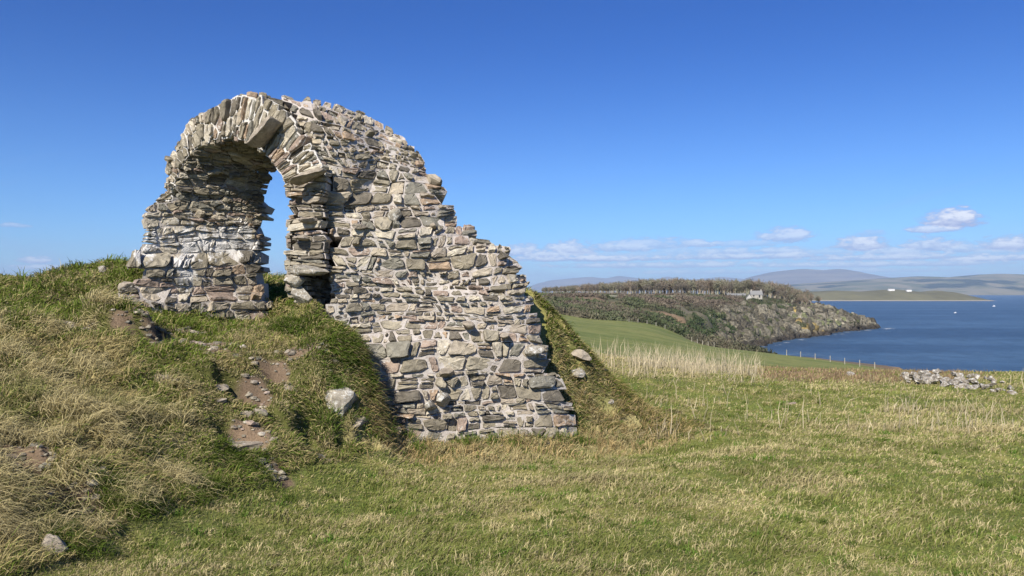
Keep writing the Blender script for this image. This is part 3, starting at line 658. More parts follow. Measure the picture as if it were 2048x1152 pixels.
# --- left inner wall with its broken forward stub
def D_left(px, py):
    r = (px - CX) / F; D = 15.863 / (1 - .831 * r)
    D = D - .16 * smooth(py, 505, 530) * (1 - smooth(px, 300, 380) * .3) - .12 * smooth(py, 585, 605)
    return D
lw = [(330,402),(300,410),(284,432),(293,462),(283,495),(272,505),(248,514),(246,530),(296,545),(262,568),(236,582),(232,615),(270,640),(350,690),(560,690),(550,648),(545,610),(526,586),(528,560),(521,520),(528,480),(524,455),(534,430),(536,395),(345,400)]
wl = [(p[0], p[1]) for p in lw]
def D_left2(px, py):
    D = D_left(px, py); sgn = np.where(px > np.interp(py, [400, 430, 455, 480, 520, 560, 586, 610, 648], [530, 536, 524, 528, 521, 528, 526, 545, 550]), -1, 1); edge = sgn * seg_dist(px, py, [(530,400),(536,430),(524,455),(528,480),(521,520),(528,560),(526,586),(545,610),(550,648)])
    k = np.clip(edge / 14, .15, 1); return D + .2 * (1 - np.sqrt(np.clip(1 - (1 - k) ** 2, 0, 1)))
rubble('inner_wall', ruin, px_surface(D_left2), pbox(lw), inpx(lw), seed=33, hc=(.065, .23), quad=True, wc=(.10, .38), relief=(.008, .055), K=2.1, gap=.016, mortar_in=.005, small=.34, back=(-.05, .55, 0), depth=.16, mstone=m_wstone, mmort=m_wmortar)
# ---- loose rocks and the protruding slabs
def rock_mesh(name, sx, sy, sz, seed, sub=3, cuts=11, rough=.05):
    rnd = random.Random(seed); bm = bmesh.new(); bmesh.ops.create_icosphere(bm, subdivisions=sub, radius=1)
    pl = [(Vector((rnd.gauss(0, 1), rnd.gauss(0, 1), rnd.gauss(0, 1))).normalized(), rnd.uniform(.38, .8)) for _ in range(cuts)]
    from mathutils import noise as mn
    o = Vector((seed * 3.1, seed * 1.7, 0))
    for v in bm.verts:
        for n_, d in pl:
            k = v.co.dot(n_)
            if k > d: v.co -= n_ * (k - d)
        v.co += v.co.normalized() * (mn.noise(v.co * 2.4 + o) * rough * 1.6 + mn.noise(v.co * 7 + o) * rough * .7)
    mxx = max(abs(v.co.x) for v in bm.verts); mxy = max(abs(v.co.y) for v in bm.verts); mxz = max(abs(v.co.z) for v in bm.verts)
    for v in bm.verts: v.co = Vector((v.co.x / mxx * sx, v.co.y / mxy * sy, v.co.z / mxz * sz))
    me = bpy.data.meshes.new(name); bm.to_mesh(me); bm.free()
    for p in me.polygons: p.use_smooth = False
    return me
def slab(name, px, py, D, L, H, T, roll, seed, m, yaw=0, pitch=0):
    me = rock_mesh(name, L / 2, T / 2, H / 2, seed, 3, 6, .035); o = link(name, me, m, ruin)
    M_ = Matrix.Translation(Vector(P(px, py, D)) - ruin.location) @ Matrix.Rotation(yaw, 4, 'Z') @ Matrix.Rotation(roll, 4, 'Y') @ Matrix.Rotation(pitch, 4, 'X'); o.matrix_local = M_
for m_ in [o for o in ruin.children]: m_.location = -ruin.location            # parts were laid out in world space
slab('keystone_slab', 530, 262, 10.55, .62, .15, .5, R(-42), 3, m_stone, R(-20))
slab('springing_slab', 617, 353, 10.22, .52, .13, .4, R(-20), 4, m_stone, R(-25))
slab('pier_foot_boulder', 600, 590, 10.35, .36, .34, .4, 0, 12, m_lichen)
slab('pier_foot_boulder', 590, 562, 10.4, .3, .2, .4, 0, 14, m_lichen)
slab('corbel_slab', 614, 540, 10.25, .62, .14, .4, R(2), 15, m_lichen, R(-20))
for k, (px, py, L, H) in enumerate([(893,745,.17,.16),(882,690+110,.22,.22),(860,812,.16,.2),(793,432,.24,.22),(1010,670,.14,.09),(1070,702,.3,.15),(1125,690,.3,.12),(868,452,.12,.1),(720,452,.2,.1),(1160,700,.2,.1),(935,250+400,.2,.12),(620,440,.3,.1),(606,475,.3,.08)]):
    if px > 1110: continue
    D = float(D_big(np.array(px * 1.), np.array(py * 1.))) if px > 656 else float(D_front(px))
    slab('jutting_stone', px, py, D - .08, L, H, .36, R(random.uniform(-6, 6)), 40 + k, m_lichen if k in (1, 2, 3, 5) else m_stone, R(random.uniform(-20, 20)))

# big outcrop that carries the turf bank's left flank and loose stones
def stone(px, py, wpx, hpx, label, seed, m=None, cat='stone', group=None, sink=.3, D=None, depth=None, roll=0, name='loose_stone'):
    g = ground_at(px, py) if D is None else Vector(P(px, py, D))
    d = g.y; kx = 1.2 if (D is None and py < 1000 and px < 700) else 1.0; W_ = wpx / F * d / 2 * kx; H_ = hpx / F * d / 2 * kx; sink = sink if kx == 1 else min(sink, .0)
    me = rock_mesh(name, W_, depth or W_ * .8, H_, seed, 3 if wpx > 30 else 2, 9, .06); o = link(name, me, m or m_stone)
    o.location = g + Vector((0, (depth or W_ * .8) * .3, -H_ * sink if D is None else 0)); o.rotation_euler = (0, roll, random.uniform(-.3, .3))
    return tag(o, label, cat, group)
stone(684, 808, 92, 68, 'largest pale lichen covered boulder jutting from the turf bank beside the wall', 71, m_lichen, 'boulder', D=9.22, depth=.30, sink=0, name='boulder', roll=.35)
stone(716, 846, 40, 26, 'dark grey stone under the right side of the big pale boulder', 96, m_stone, D=9.2, depth=.2)
stone(634, 836, 48, 34, 'small white lichen boulder just left of and below the big pale boulder', 72, m_lichen, 'boulder', D=9.0, depth=.2, name='boulder')
stone(575, 778, 44, 22, 'dark topped stone poking out of the bank left of the big pale boulder', 73, m_stone)
stone(437, 776, 34, 12, 'flat stone lying in the bare earth hollow below a tuft of grass', 74)
stone(438, 806, 38, 18, 'pinkish flat stone at the left of the worn earth step', 75)
stone(517, 828, 36, 22, 'pale angular stone right one of the touching pair in the worn earth', 76)
stone(491, 834, 34, 20, 'brown flat stone left one of the touching pair in the worn earth', 77)
stone(480, 896, 74, 26, 'broad flat reddish slab bedded in the earth low on the bank', 78, None, 'slab', name='flat_slab')
stone(112, 1112, 62, 66, 'reddish rounded stone in the grass near the bottom left corner', 79, sink=-.35)
stone(22, 914, 26, 16, 'small grey stone in bare earth at the left edge', 80)
stone(203, 541, 24, 16, 'small white stone in the turf left of the ruin', 81, m_lichen)
stone(132, 530, 56, 22, 'long pale boulder on top of the grassy mound left of the ruin', 82, m_lichen, 'boulder', name='boulder')
stone(250, 573, 34, 26, 'rounded grey boulder at the left foot of the inner wall', 83, m_stone, 'boulder', name='boulder', D=11.0)
stone(222, 598, 50, 18, 'low grey boulder half sunk in grass left of the inner wall', 84, m_stone, 'boulder', name='boulder')
stone(1164, 712, 46, 28, 'brown blocky stone sticking out of the bank right of the ruin', 85, m_stone, D=11.9, depth=.2)
stone(1158, 745, 38, 18, 'low pale stone under the brown blocky one on the right hand bank', 86, m_lichen, D=11.8, depth=.2)
stone(1205, 742, 30, 16, 'half hidden dark stone low on the right hand bank', 97, m_stone, sink=0)
stone(1222, 809, 16, 12, 'white topped stone in the turf low on the right hand bank', 87, m_lichen)
stone(1278, 814, 9, 9, 'tiny white pebble showing in the turf right of the ruin', 88, m_lichen)
stone(1311, 722, 24, 16, 'single white stone among the tall dry reeds', 89, m_lichen)
stone(1582, 807, 26, 12, 'lone grey stone lying in the short green grass', 90)
stone(1700, 750, 24, 20, 'white block beside the bracken strip left of the rubble heap', 91, m_lichen)
stone(1078, 888, 34, 12, 'flat pale stone in the straw at the foot of the ruin', 92, m_lichen)
stone(470, 905+0, 22, 8, 'thin flat stone below the broad reddish slab', 93)
stone(660, 742, 9, 6, 'small pebble on the turf above the big pale boulder', 94)
def crumbs():
    g = np.random.default_rng(77); x = g.uniform(-6, -1.2, 60000); y = g.uniform(4.6, 11, 60000); k = (soil_mask(x, y) > .35) & (bank_mask(x, y) > .2); x, y = x[k][:1500], y[k][:1500]; z = height(x, y)
    me0 = rock_mesh('r', 1, 1, .7, 5, 1, 7, .1); v = np.empty(len(me0.vertices) * 3); me0.vertices.foreach_get('co', v); v = v.reshape(-1, 3); f = np.array([list(p.vertices) for p in me0.polygons]); bpy.data.meshes.remove(me0)
    n = len(x); s_ = .006 + .03 * g.random(n) ** 4 * 1.6; an = g.uniform(0, 6.28, n); ca, sa = np.cos(an)[:, None], np.sin(an)[:, None]
    V = np.stack([(v[None, :, 0] * ca - v[None, :, 1] * sa) * s_[:, None] + x[:, None], (v[None, :, 0] * sa + v[None, :, 1] * ca) * s_[:, None] + y[:, None], v[None, :, 2] * s_[:, None] + z[:, None]], -1).reshape(-1, 3)
    F_ = (f[None] + (np.arange(n) * len(v))[:, None, None]).reshape(-1, 3); return mesh_np('pebbles', V, F_.ravel(), np.full(len(F_), 3))
tag(link('pebbles', crumbs(), m_stone), 'small pebbles and crumbs scattered over the bare earth of the bank', 'pebbles', kind='stuff')
for k, (px, py, wp, hp, lb) in enumerate([(822,884,30,20,'grey stone half buried at the left end of the wall foot'),(905,893,22,12,'small stone in the straw below the middle of the wall'),(1003,893,18,10,'smallest flat stone in the straw right of the wall middle'),(1142,868,26,16,'lichened stone at the right end of the wall foot'),(790,860,26,22,'pale stone wedged between turf bank and wall foot')]):
    stone(px, py, wp, hp, lb, 130 + k, m_lichen if k % 2 else m_stone)
# tumbled wall near the cliff edge
protos = [rock_mesh('rubble_stone', .30, .24, .14, 200 + k, 2, 8, .06) for k in range(8)]
for pr in protos: pr.materials.append(m_lichen)
rr_ = random.Random(3); heap = 'tumbled stones of the fallen wall near the cliff edge'; cnt = 0
while cnt < 78:
    u = rr_.random(); px = 1800 + 232 * u; topy = np.interp(px, [1815,1850,1900,1960,1990,2020], [748,742,744,752,762,772]); boty = np.interp(px, [1800,1900,1980,2030], [769,776,784,790])
    py = rr_.uniform(topy, boty); 
    if px > 1970 and rr_.random() < .5: continue
    g = ground_at(px, boty); D = g.y; o = bpy.data.objects.new('tumbled_stone', protos[rr_.randrange(8)]); COL.objects.link(o)
    lift = (boty - py) / F * D; D2 = D + (boty - py) * .05
    s_ = rr_.uniform(.18, .55) * (1 - .25 * (py < topy + 5)); hz = max(height([ (px - CX) / F * D2], [D2])[0], -(boty - HY) / F * D + lift * .62)
    o.location = ((px - CX) / F * D2, D2, hz); o.scale = (s_, s_, s_ * rr_.uniform(.8, 1.4)); o.rotation_euler = (rr_.uniform(-.7, .7), rr_.uniform(-.5, .5), rr_.uniform(0, 6))
    tag(o, 'grey angular stone lying in the tumbled heap near the cliff edge', 'stone', heap); cnt += 1

# ------------------------------------------------------------------ grass
m_grass, t, b, out = mat('grass_blades')
t.n.remove(b); at = t.new('ShaderNodeAttribute', attribute_name='Col'); df = t.new('ShaderNodeBsdfDiffuse'); tr = t.new('ShaderNodeBsdfTranslucent'); ms_ = t.new('ShaderNodeMixShader')
t.l.new(at.outputs['Color'], df.inputs[0]); t.l.new(at.outputs['Color'], tr.inputs[0]); ms_.inputs[0].default_value = .22; t.l.new(df.outputs[0], ms_.inputs[1]); t.l.new(tr.outputs[0], ms_.inputs[2]); t.l.new(ms_.outputs[0], out.inputs[0])
def blades(name, xyz, nrm, L, Wd, lean, bend, C, label, cat='grass', up=None):
    """two-segment bent blades; lean = xyz direction mix, bend = extra droop"""
    n = len(xyz); g = np.random.default_rng(len(name) + n)
    U = np.array((0, 0, 1.0)) if up is None else up
    d0 = nrm * .5 + U * .7 + lean * .6 + g.normal(0, .28, (n, 3)); d0 /= np.linalg.norm(d0, axis=1)[:, None]
    d1 = d0 + lean * .9 + g.normal(0, .25, (n, 3)) + np.array((0, 0, -1.0)) * bend[:, None]; d1 /= np.linalg.norm(d1, axis=1)[:, None]
    an = g.uniform(0, 6.283, n); sd = np.stack([np.cos(an), np.sin(an), np.zeros(n)], -1); sd = sd - d0 * (sd * d0).sum(1)[:, None]; sd /= np.linalg.norm(sd, axis=1)[:, None] + 1e-6
    b0 = xyz - nrm * .01; mid = b0 + d0 * (L * .55)[:, None]; tip = mid + d1 * (L * .5)[:, None]; w2 = (Wd / 2)[:, None]
    V = np.stack([b0 - sd * w2, b0 + sd * w2, mid - sd * w2 * .75, mid + sd * w2 * .75, tip], 1).reshape(-1, 3)
    k = (np.arange(n) * 5)[:, None]; F_ = np.concatenate([k + np.array([[0, 1, 3, 2]]), k + np.array([[2, 3, 4]])], 1).ravel()
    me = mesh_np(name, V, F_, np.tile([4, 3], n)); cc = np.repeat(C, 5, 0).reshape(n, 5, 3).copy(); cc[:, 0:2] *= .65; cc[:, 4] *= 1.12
    color_attr(me, cc.reshape(-1, 3)); o = link(name, me, m_grass); return tag(o, label, cat, kind='stuff')
def normals(x, y, z, e=.05):
    hx = height(x + e, y); hy = height(x, y + e); n = np.stack([-(hx - z) / e, -(hy - z) / e, np.ones(len(x))], -1); return n / np.linalg.norm(n, axis=1)[:, None]
def scatter(n, r0, r1, a0, a1, dens, seed, pw=0.0):
    g = np.random.default_rng(seed); r = np.exp(g.uniform(math.log(r0), math.log(r1), n)); a = np.radians(g.uniform(a0, a1, n)); x = r * np.sin(a); y = r * np.cos(a)
    k = g.random(n) < dens(x, y); return x[k], y[k]
def wall_block(x, y):
    """no plants inside the masonry"""
    px = CX + F * x / y; inb = (px > 650) & (px < 1092 + 50 * (y < 11.3)) & (y > D_big(np.clip(px, 650, 1150), np.full(len(x), 860.)) + .02) & (y < 12.1)
    return ~inb
WIND = np.array((.55, -.1, -.1))
# short turf over the lawn, path and back slope
def dens_short(x, y):
    r = np.hypot(x, y); d = np.ones(len(x)); d *= 1 - .93 * soil_mask(x, y) * (r < 25); d *= 1 - .55 * bank_mask(x, y) * (1 - path_mask(x, y)); return d * wall_block(x, y) * smooth(-coast_dist(x, y), -30, -40 + 5)
def mixcol(ts, cols):
    out_ = cols[0] * (1 - ts[:, None]) + cols[1] * ts[:, None]; return out_
x, y = scatter(790000, 3.3, 46, -48, 52, lambda a, b_: (1 - .93 * soil_mask(a, b_)) * (1 - .6 * bank_mask(a, b_) * (1 - path_mask(a, b_))) * wall_block(a, b_) * (1 - .6 * bracken_mask(a, b_)), 101)
z = height(x, y); N = normals(x, y, z); r = np.hypot(x, y); g = np.random.default_rng(5); n = len(x)
dry = dry_field(x, y); pm = path_mask(x, y); patch = fbm(x * 1.7, y * 2.2, 140, 3)
pd = np.clip(smooth(dry, .38, .64) * .5 + .12 + straw_mask(x, y) * .6 + base_mask(x, y) * .8 + reed_mask(x, y) * .4, 0, .95)
isdry = g.random(n) < pd
C = np.where(isdry[:, None], STRAW * g.uniform(.6, 1.2, (n, 1)), (GREEN * g.uniform(.8, 1.5, (n, 1)) * (1 - .0 * patch[:, None]) + (OLIVE - GREEN) * g.random((n, 1)) * .8))
C *= (.55 + .55 * fbm(x * .8, y * .8, 141) + .45 * fbm(x * 3.5, y * 3.5, 142))[:, None]
L = g.uniform(.016, .046, n) * (1 + .9 * smooth(patch, .48, .68)) * (1 + .9 * np.clip(straw_mask(x, y), 0, 1)) * (1 - .4 * pm) * (1 + .03 * r); Wd = np.maximum(.0035, .00105 * r) * g.uniform(.7, 1.3, n)
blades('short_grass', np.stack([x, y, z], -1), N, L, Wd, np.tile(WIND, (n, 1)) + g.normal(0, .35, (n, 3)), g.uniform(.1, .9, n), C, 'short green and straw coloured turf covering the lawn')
# rough long grass over the banks
def bank_all(x, y):
    rb = smooth(x, .3, .6) * smooth(-x, -3.3, -2.6) * smooth(y, 11.2, 11.5) * smooth(-y, -14.5, -13.5); return np.clip(bank_mask(x, y) * (1 - .92 * path_mask(x, y)) * (x > -12) * (y < 20) + rb, 0, 1)
clump = lambda a, b_: smooth(fbm(a * 3.2, b_ * 3.2, 150, 3), .36, .60)
x, y = scatter(400000, 3.6, 18, -41, 14, lambda a, b_: bank_all(a, b_) * (1 - .9 * soil_mask(a, b_)) * (.4 + .6 * clump(a, b_)) * wall_block(a, b_), 102)
z = height(x, y); N = normals(x, y, z); r = np.hypot(x, y); n = len(x); g = np.random.default_rng(6)
tone = fbm(x * 1.3, y * 1.3, 151, 3); left = smooth(-x, 2.2, 4.2); turf = 1 - left; 
pd = np.clip(.26 + .1 * left + .75 * smooth(tone, .40, .60) * (.35 + .65 * left) + straw_mask(x, y) * .35, 0, .93); pd = pd * (1 - .6 * smooth(y, 8.6, 10.2) * left); isdry = g.random(n) < pd
C = np.where(isdry[:, None], STRAW * g.uniform(.6, 1.3, (n, 1)) * np.array((1, .97, .86)), DKGREEN * g.uniform(.9, 3.0, (n, 1)) + np.array((.035,.03,.0)) * g.random((n, 1)))
steep = 1 - N[:, 2]; down = N * np.array((1, 1, 0)); down /= np.linalg.norm(down, axis=1)[:, None] + 1e-3; down[:, 2] = -.6
lean = down * (.25 + 1.4 * smooth(steep, .1, .45))[:, None] + WIND * .6 + np.stack([fbm(x * 2, y * 2, 160) - .5, fbm(x * 2, y * 2, 161) - .5, 0 * x], -1) * 2.0 + g.normal(0, .2, (n, 3))
edge_ = np.exp(-((x + 1.75 + (y - 9.6) * .25) / .28) ** 2) * smooth(y, 8.9, 9.2) * (x > -2.3); L = g.uniform(.05, .15, n) * (.5 + .8 * clump(x, y)) * (1 + .35 * left) * (1 + .5 * edge_)
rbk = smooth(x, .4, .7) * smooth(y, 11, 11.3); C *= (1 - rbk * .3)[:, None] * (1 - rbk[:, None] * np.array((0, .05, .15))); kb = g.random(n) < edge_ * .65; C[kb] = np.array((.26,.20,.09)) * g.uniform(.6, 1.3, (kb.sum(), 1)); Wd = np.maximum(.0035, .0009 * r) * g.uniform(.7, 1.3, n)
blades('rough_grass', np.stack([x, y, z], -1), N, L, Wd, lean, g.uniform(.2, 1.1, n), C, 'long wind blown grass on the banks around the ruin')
g = np.random.default_rng(205); x = np.r_[g.uniform(-9, -1.2, 330000), g.uniform(.35, 3.2, 60000)]; y = np.r_[g.uniform(4.6, 13.5, 330000), g.uniform(11.1, 14.6, 60000)]; k = ((bank_mask(x, y) > .3) | (x > .3)) & (soil_mask(x, y) < .4 + .3 * g.random(len(x))) & wall_block(x, y) & (np.abs(x / y) < .72); x = x[k]; y = y[k]
z = height(x, y); N = normals(x, y, z); n = len(x); tone = fbm(x * 1.3, y * 1.3, 151, 3); dk = fbm(x * 4, y * 4, 152, 3); isdry = g.random(n) < np.clip(.25 + .6 * smooth(tone, .40, .62), 0, .8)
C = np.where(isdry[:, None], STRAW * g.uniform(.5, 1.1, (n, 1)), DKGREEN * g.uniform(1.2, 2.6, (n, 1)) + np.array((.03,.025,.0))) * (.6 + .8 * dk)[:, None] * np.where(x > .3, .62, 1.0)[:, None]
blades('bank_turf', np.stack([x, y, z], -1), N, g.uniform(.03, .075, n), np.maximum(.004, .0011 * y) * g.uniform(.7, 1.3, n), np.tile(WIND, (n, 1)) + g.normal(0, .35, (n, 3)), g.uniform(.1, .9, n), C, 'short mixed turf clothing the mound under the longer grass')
rt = np.random.default_rng(310); TX = []; 
for k in range(62):
    px, py = rt.uniform(-60, 380), rt.uniform(640, 1060)
    if py > 1130 - px * .35 or (px > 250 and py < 740): continue
    D = float(np.interp(py, [640, 700, 800, 900, 1000, 1100], [9, 7.8, 6.6, 5.8, 5.2, 4.8])) + px * .0025; m = rt.integers(130, 300); TX.append(np.stack([(px - CX) / F * D + rt.normal(0, .10, m), D + rt.normal(0, .07, m), np.full(m, rt.random())], -1))
TX = np.concatenate(TX); x, y = TX[:, 0], TX[:, 1]; k = bank_mask(x, y) > .3; x, y, tq = x[k], y[k], TX[k, 2]; z = height(x, y); N = normals(x, y, z); n = len(x); g = np.random.default_rng(311)
C = np.where((tq < .75)[:, None], STRAW * g.uniform(.8, 1.5, (n, 1)), (OLIVE + .03) * g.uniform(.7, 1.3, (n, 1)))
blades('straw_tussocks', np.stack([x, y, z], -1), N, g.uniform(.14, .34, n), np.maximum(.0035, .0008 * y) * g.uniform(.7, 1.3, n), np.tile((.75, -.35, -.15), (n, 1)) + g.normal(0, .22, (n, 3)), g.uniform(.3, 1.2, n), C, 'pale wind combed straw tussocks on the left hand bank')
# clumps scattered through the lawn: bleached grass, lush tufts and flat rosettes
TX = []
for k in range(1500):
    r_ = math.exp(rt.uniform(math.log(4.2), math.log(17))); a_ = math.radians(rt.uniform(-28, 36)); cx_, cy_ = r_ * math.sin(a_), r_ * math.cos(a_)
    if bank_mask(np.array([cx_]), np.array([cy_]))[0] > .2 or not wall_block(np.array([cx_]), np.array([cy_]))[0]: continue
    m = rt.integers(14, 60); w_ = rt.uniform(.015, .07) * (1 + .03 * r_); TX.append(np.stack([cx_ + rt.normal(0, w_, m), cy_ + rt.normal(0, w_ * .8, m), np.full(m, rt.random())], -1))
TX = np.concatenate(TX); x, y, tq = TX.T; z = height(x, y); N = normals(x, y, z); n = len(x); g = np.random.default_rng(312)
C = np.where((tq < .5)[:, None], STRAW * g.uniform(.85, 1.5, (n, 1)), np.where((tq < .85)[:, None], DKGREEN * g.uniform(1.0, 2.0, (n, 1)), np.array((.12,.20,.035)) * g.uniform(.8, 1.3, (n, 1))))
blades('lawn_tufts', np.stack([x, y, z], -1), N, g.uniform(.03, .10, n) * (.5 + .7 * ((tq * 7) % 1)), np.maximum(.004, .0011 * y) * g.uniform(.7, 1.4, n), g.normal(0, .5, (n, 3)) + WIND * .5, g.uniform(.2, 1.2, n), C, 'bleached and dark green clumps dotted through the lawn')
# long lush grass in the hollow at the foot of the left bank
TX = []
for k in range(150):
    zx, zy, sx_, sy_ = [(250, 1000, 60, 26), (380, 975, 70, 20), (130, 1075, 50, 30), (470, 930, 50, 16), (690, 700, 50, 16), (590, 655, 40, 14)][rt.integers(0, 6)]
    g0 = ground_at(zx + rt.normal(0, sx_ * .6), zy + rt.normal(0, sy_ * .6), 3.5, 12); m = rt.integers(60, 130); TX.append(np.stack([g0.x + rt.normal(0, .07, m), g0.y + rt.normal(0, .05, m), np.full(m, rt.random())], -1))
TX = np.concatenate(TX); x, y, tq = TX.T; z = height(x, y); N = normals(x, y, z); n = len(x); g = np.random.default_rng(313)
C = DKGREEN * g.uniform(.8, 2.0, (n, 1)) + np.array((.01,.015,0)); k = g.random(n) < .15; C[k] = STRAW * g.uniform(.5, 1, (k.sum(), 1))
blades('lush_grass', np.stack([x, y, z], -1), N, g.uniform(.07, .17, n), np.maximum(.004, .0009 * y) * g.uniform(.7, 1.3, n), np.tile((.6, -.3, -.15), (n, 1)) + g.normal(0, .2, (n, 3)), g.uniform(.3, 1.1, n), C, 'dark lush long grass in the hollows at the foot of the left bank')
# green weeds and tufts hiding the foot of the masonry
TX = []
for k in range(70):
    u = rt.random(); xx = -1.6 + u * 3.4; yy = float(np.interp(xx, base_line[:, 0], base_line[:, 1])) + rt.uniform(-.25, .35); m = rt.integers(40, 110); TX.append(np.stack([xx + rt.normal(0, .05, m), yy + rt.normal(0, .04, m), np.full(m, rt.random())], -1))
for k in range(34):
    g0 = ground_at(rt.uniform(628, 745), rt.choice([rt.uniform(765, 788), rt.uniform(858, 885)]), 8.2, 10.2); m = rt.integers(50, 110); TX.append(np.stack([g0.x + rt.normal(0, .05, m), g0.y + rt.normal(0, .03, m), np.full(m, rt.random())], -1))
TX = np.concatenate(TX); x, y, tq = TX.T; z = height(x, y); N = normals(x, y, z); n = len(x)
C = np.where((tq < .55)[:, None], STRAW * g.uniform(.7, 1.3, (n, 1)), DKGREEN * g.uniform(1.2, 2.6, (n, 1)))
blades('foot_tufts', np.stack([x, y, z], -1), N, g.uniform(.06, .2, n) * (.6 + .8 * tq), g.uniform(.006, .012, n), g.normal(0, .45, (n, 3)), g.uniform(.2, 1.2, n), C, 'tufts of straw and green weed growing against the foot of the ruin')
# dry straw at the foot of the wall
x, y = scatter(46000, 8.0, 13.5, -12, 16, lambda a, b_: np.clip(base_mask(a, b_) * (.35 + clump(a, b_)), 0, 1) * wall_block(a, b_), 103)
z = height(x, y); N = normals(x, y, z); n = len(x); g = np.random.default_rng(8)
C = STRAW * g.uniform(.55, 1.25, (n, 1)) * np.array((1.1, .98, .9)); k = g.random(n) < .22; C[k] = DKGREEN * g.uniform(1, 2.4, (k.sum(), 1))
blades('dry_straw', np.stack([x, y, z], -1), N, g.uniform(.08, .24, n), g.uniform(.006, .012, n), g.normal(0, .5, (n, 3)) + WIND * .8, g.uniform(.4, 1.6, n), C, 'matted dry straw along the foot of the ruin', 'straw')
# tall pale reeds beyond
def reeds(nm, n0, r0, r1, a0, a1, dens, Lr, seed, label, wd=.012):
    x, y = scatter(n0, r0, r1, a0, a1, dens, seed); z = height(x, y); n = len(x); g = np.random.default_rng(seed)
    C = np.array((.62,.53,.35)) * g.uniform(.6, 1.15, (n, 1)); L = Lr[0] + (Lr[1] - Lr[0]) * g.random(n) ** 2.2
    blades(nm, np.stack([x, y, z], -1), np.tile((0, 0, 1.0), (n, 1)), L, g.uniform(.7, 1.4, n) * wd, g.normal(0, .06, (n, 3)) + WIND * .12, g.uniform(-.1, .12, n), C, label, 'reeds')
cl2 = lambda a, b_: smooth(fbm(a * 1.1, b_ * 1.1, 170, 3), .42, .62)
reeds('tall_reeds', 9000, 17, 32, 5, 19, lambda a, b_: reed_mask(a, b_) * (.04 + .96 * smooth(fbm(a * .9, b_ * .9, 175, 3), .46, .6)), (.2, .95), 201, 'thick band of tall pale dry reeds at the far edge of the lawn', .014)
reeds('sparse_reeds', 9500, 11, 24, 9, 36, lambda a, b_: .09 * cl2(a, b_) + .9 * smooth(straw_mask(a, b_), .25, .8) * cl2(a * 1.5, b_ * 1.5), (.12, .55), 202, 'scattered pale dry stalks standing in the right hand lawn', .011)
reeds('bracken_stalks', 16000, 20, 42, 14, 36, lambda a, b_: bracken_mask(a, b_) * .8, (.05, .2), 203, 'low brown bracken litter strip before the cliff edge', .03)
a_ = bpy.data.objects['bracken_stalks'].data.color_attributes['Col']; bb = np.empty(len(a_.data) * 4, np.float32); a_.data.foreach_get('color', bb); bb = bb.reshape(-1, 4); bb[:, :3] *= (.52, .44, .38); a_.data.foreach_set('color', bb.ravel())

# ------------------------------------------------------------------ scrub, wood, houses, fences, cliffs rocks in the distance
m_twig, t, b, out = mat('twigs_and_leaves'); at = t.new('ShaderNodeAttribute', attribute_name='Col'); t.l.new(at.outputs['Color'], b.inputs['Base Color'])
def tufts(name, cx, cy, cz, rx, rz, k, col, label, sliver=.35, vert=.5, seed=0, cat='scrub'):
    """each plant is a dome-shaped cloud of k small twig faces"""
    g = np.random.default_rng(seed); n = len(cx); N_ = n * k; i = np.repeat(np.arange(n), k)
    u = g.normal(0, 1, (N_, 3)); u /= np.linalg.norm(u, axis=1)[:, None]; u *= (g.random(N_) ** .4)[:, None]; u[:, 2] = np.abs(u[:, 2])
    lump = 1 + .25 * np.sin(u[:, 0] * 5 + i) * np.cos(u[:, 1] * 4 + i * 2)
    Pp = np.stack([cx[i] + u[:, 0] * rx[i] * lump, cy[i] + u[:, 1] * rx[i] * lump, cz[i] + u[:, 2] * rz[i] * lump], -1)
    s_ = rx[i] * sliver * g.uniform(.5, 1.3, N_); d1 = g.normal(0, 1, (N_, 3)); d1[:, 2] += vert * 2; d1 /= np.linalg.norm(d1, axis=1)[:, None]; d2 = np.cross(d1, g.normal(0, 1, (N_, 3))); d2 /= np.linalg.norm(d2, axis=1)[:, None]
    Vv = np.stack([Pp + d1 * s_[:, None], Pp + d2 * (s_ * .5)[:, None], Pp - d1 * (s_ * .6)[:, None] - d2 * (s_ * .3)[:, None]], 1).reshape(-1, 3)
    me = mesh_np(name, Vv, np.arange(N_ * 3), np.full(N_, 3)); c = col[i] * g.uniform(.82, 1.18, (N_, 1)); color_attr(me, np.repeat(c, 3, 0)); return tag(link(name, me, m_twig), label, cat, kind='stuff')
g = np.random.default_rng(50)
def sample(nn, r0, r1, p0, p1, seed):
    g = np.random.default_rng(seed); r = np.exp(g.uniform(math.log(r0), math.log(r1), nn)); a = np.arctan((g.uniform(p0, p1, nn) - CX) / F); return r * np.sin(a), r * np.cos(a)
x, y = sample(16000, 215, 640, 1040, 1740, 51); d = coast_dist(x, y); z = height(x, y)
yb = np.interp(x, [-20, 20, 40, 50, 66], [232, 226, 236, 232, 200])
k = (field_mask(x, y) < .3) & (y > yb - 1) & (d > 4 + np.where(y > 400, 26, 4) * fbm(x / 20, y / 20, 301)) & (fbm(x / 16, y / 16, 302) > .36) & ~((y > 395) & (y < 600) & (d > 62) & (x < 190)) & ~((y > 300) & (y < 400) & (x < 60) & (fbm(x / 30, y / 30, 306) > .45)) & ~((x < 65) & (y < 215))
x, y, z = x[k], y[k], z[k]; n = len(x); nn = fbm(x / 30, y / 30, 303)[:, None]; n4 = fbm(x / 9, y / 9, 304)[:, None]
c = np.array((.145,.118,.088)) * (1 - smooth(nn, .4, .6)) + np.array((.085,.10,.05)) * smooth(nn, .4, .6); c = c * (.7 + .6 * n4); low = smooth(-z, 6, 14)[:, None]; c = c * (1 - low * .4) + np.array((0, .012, 0)) * low
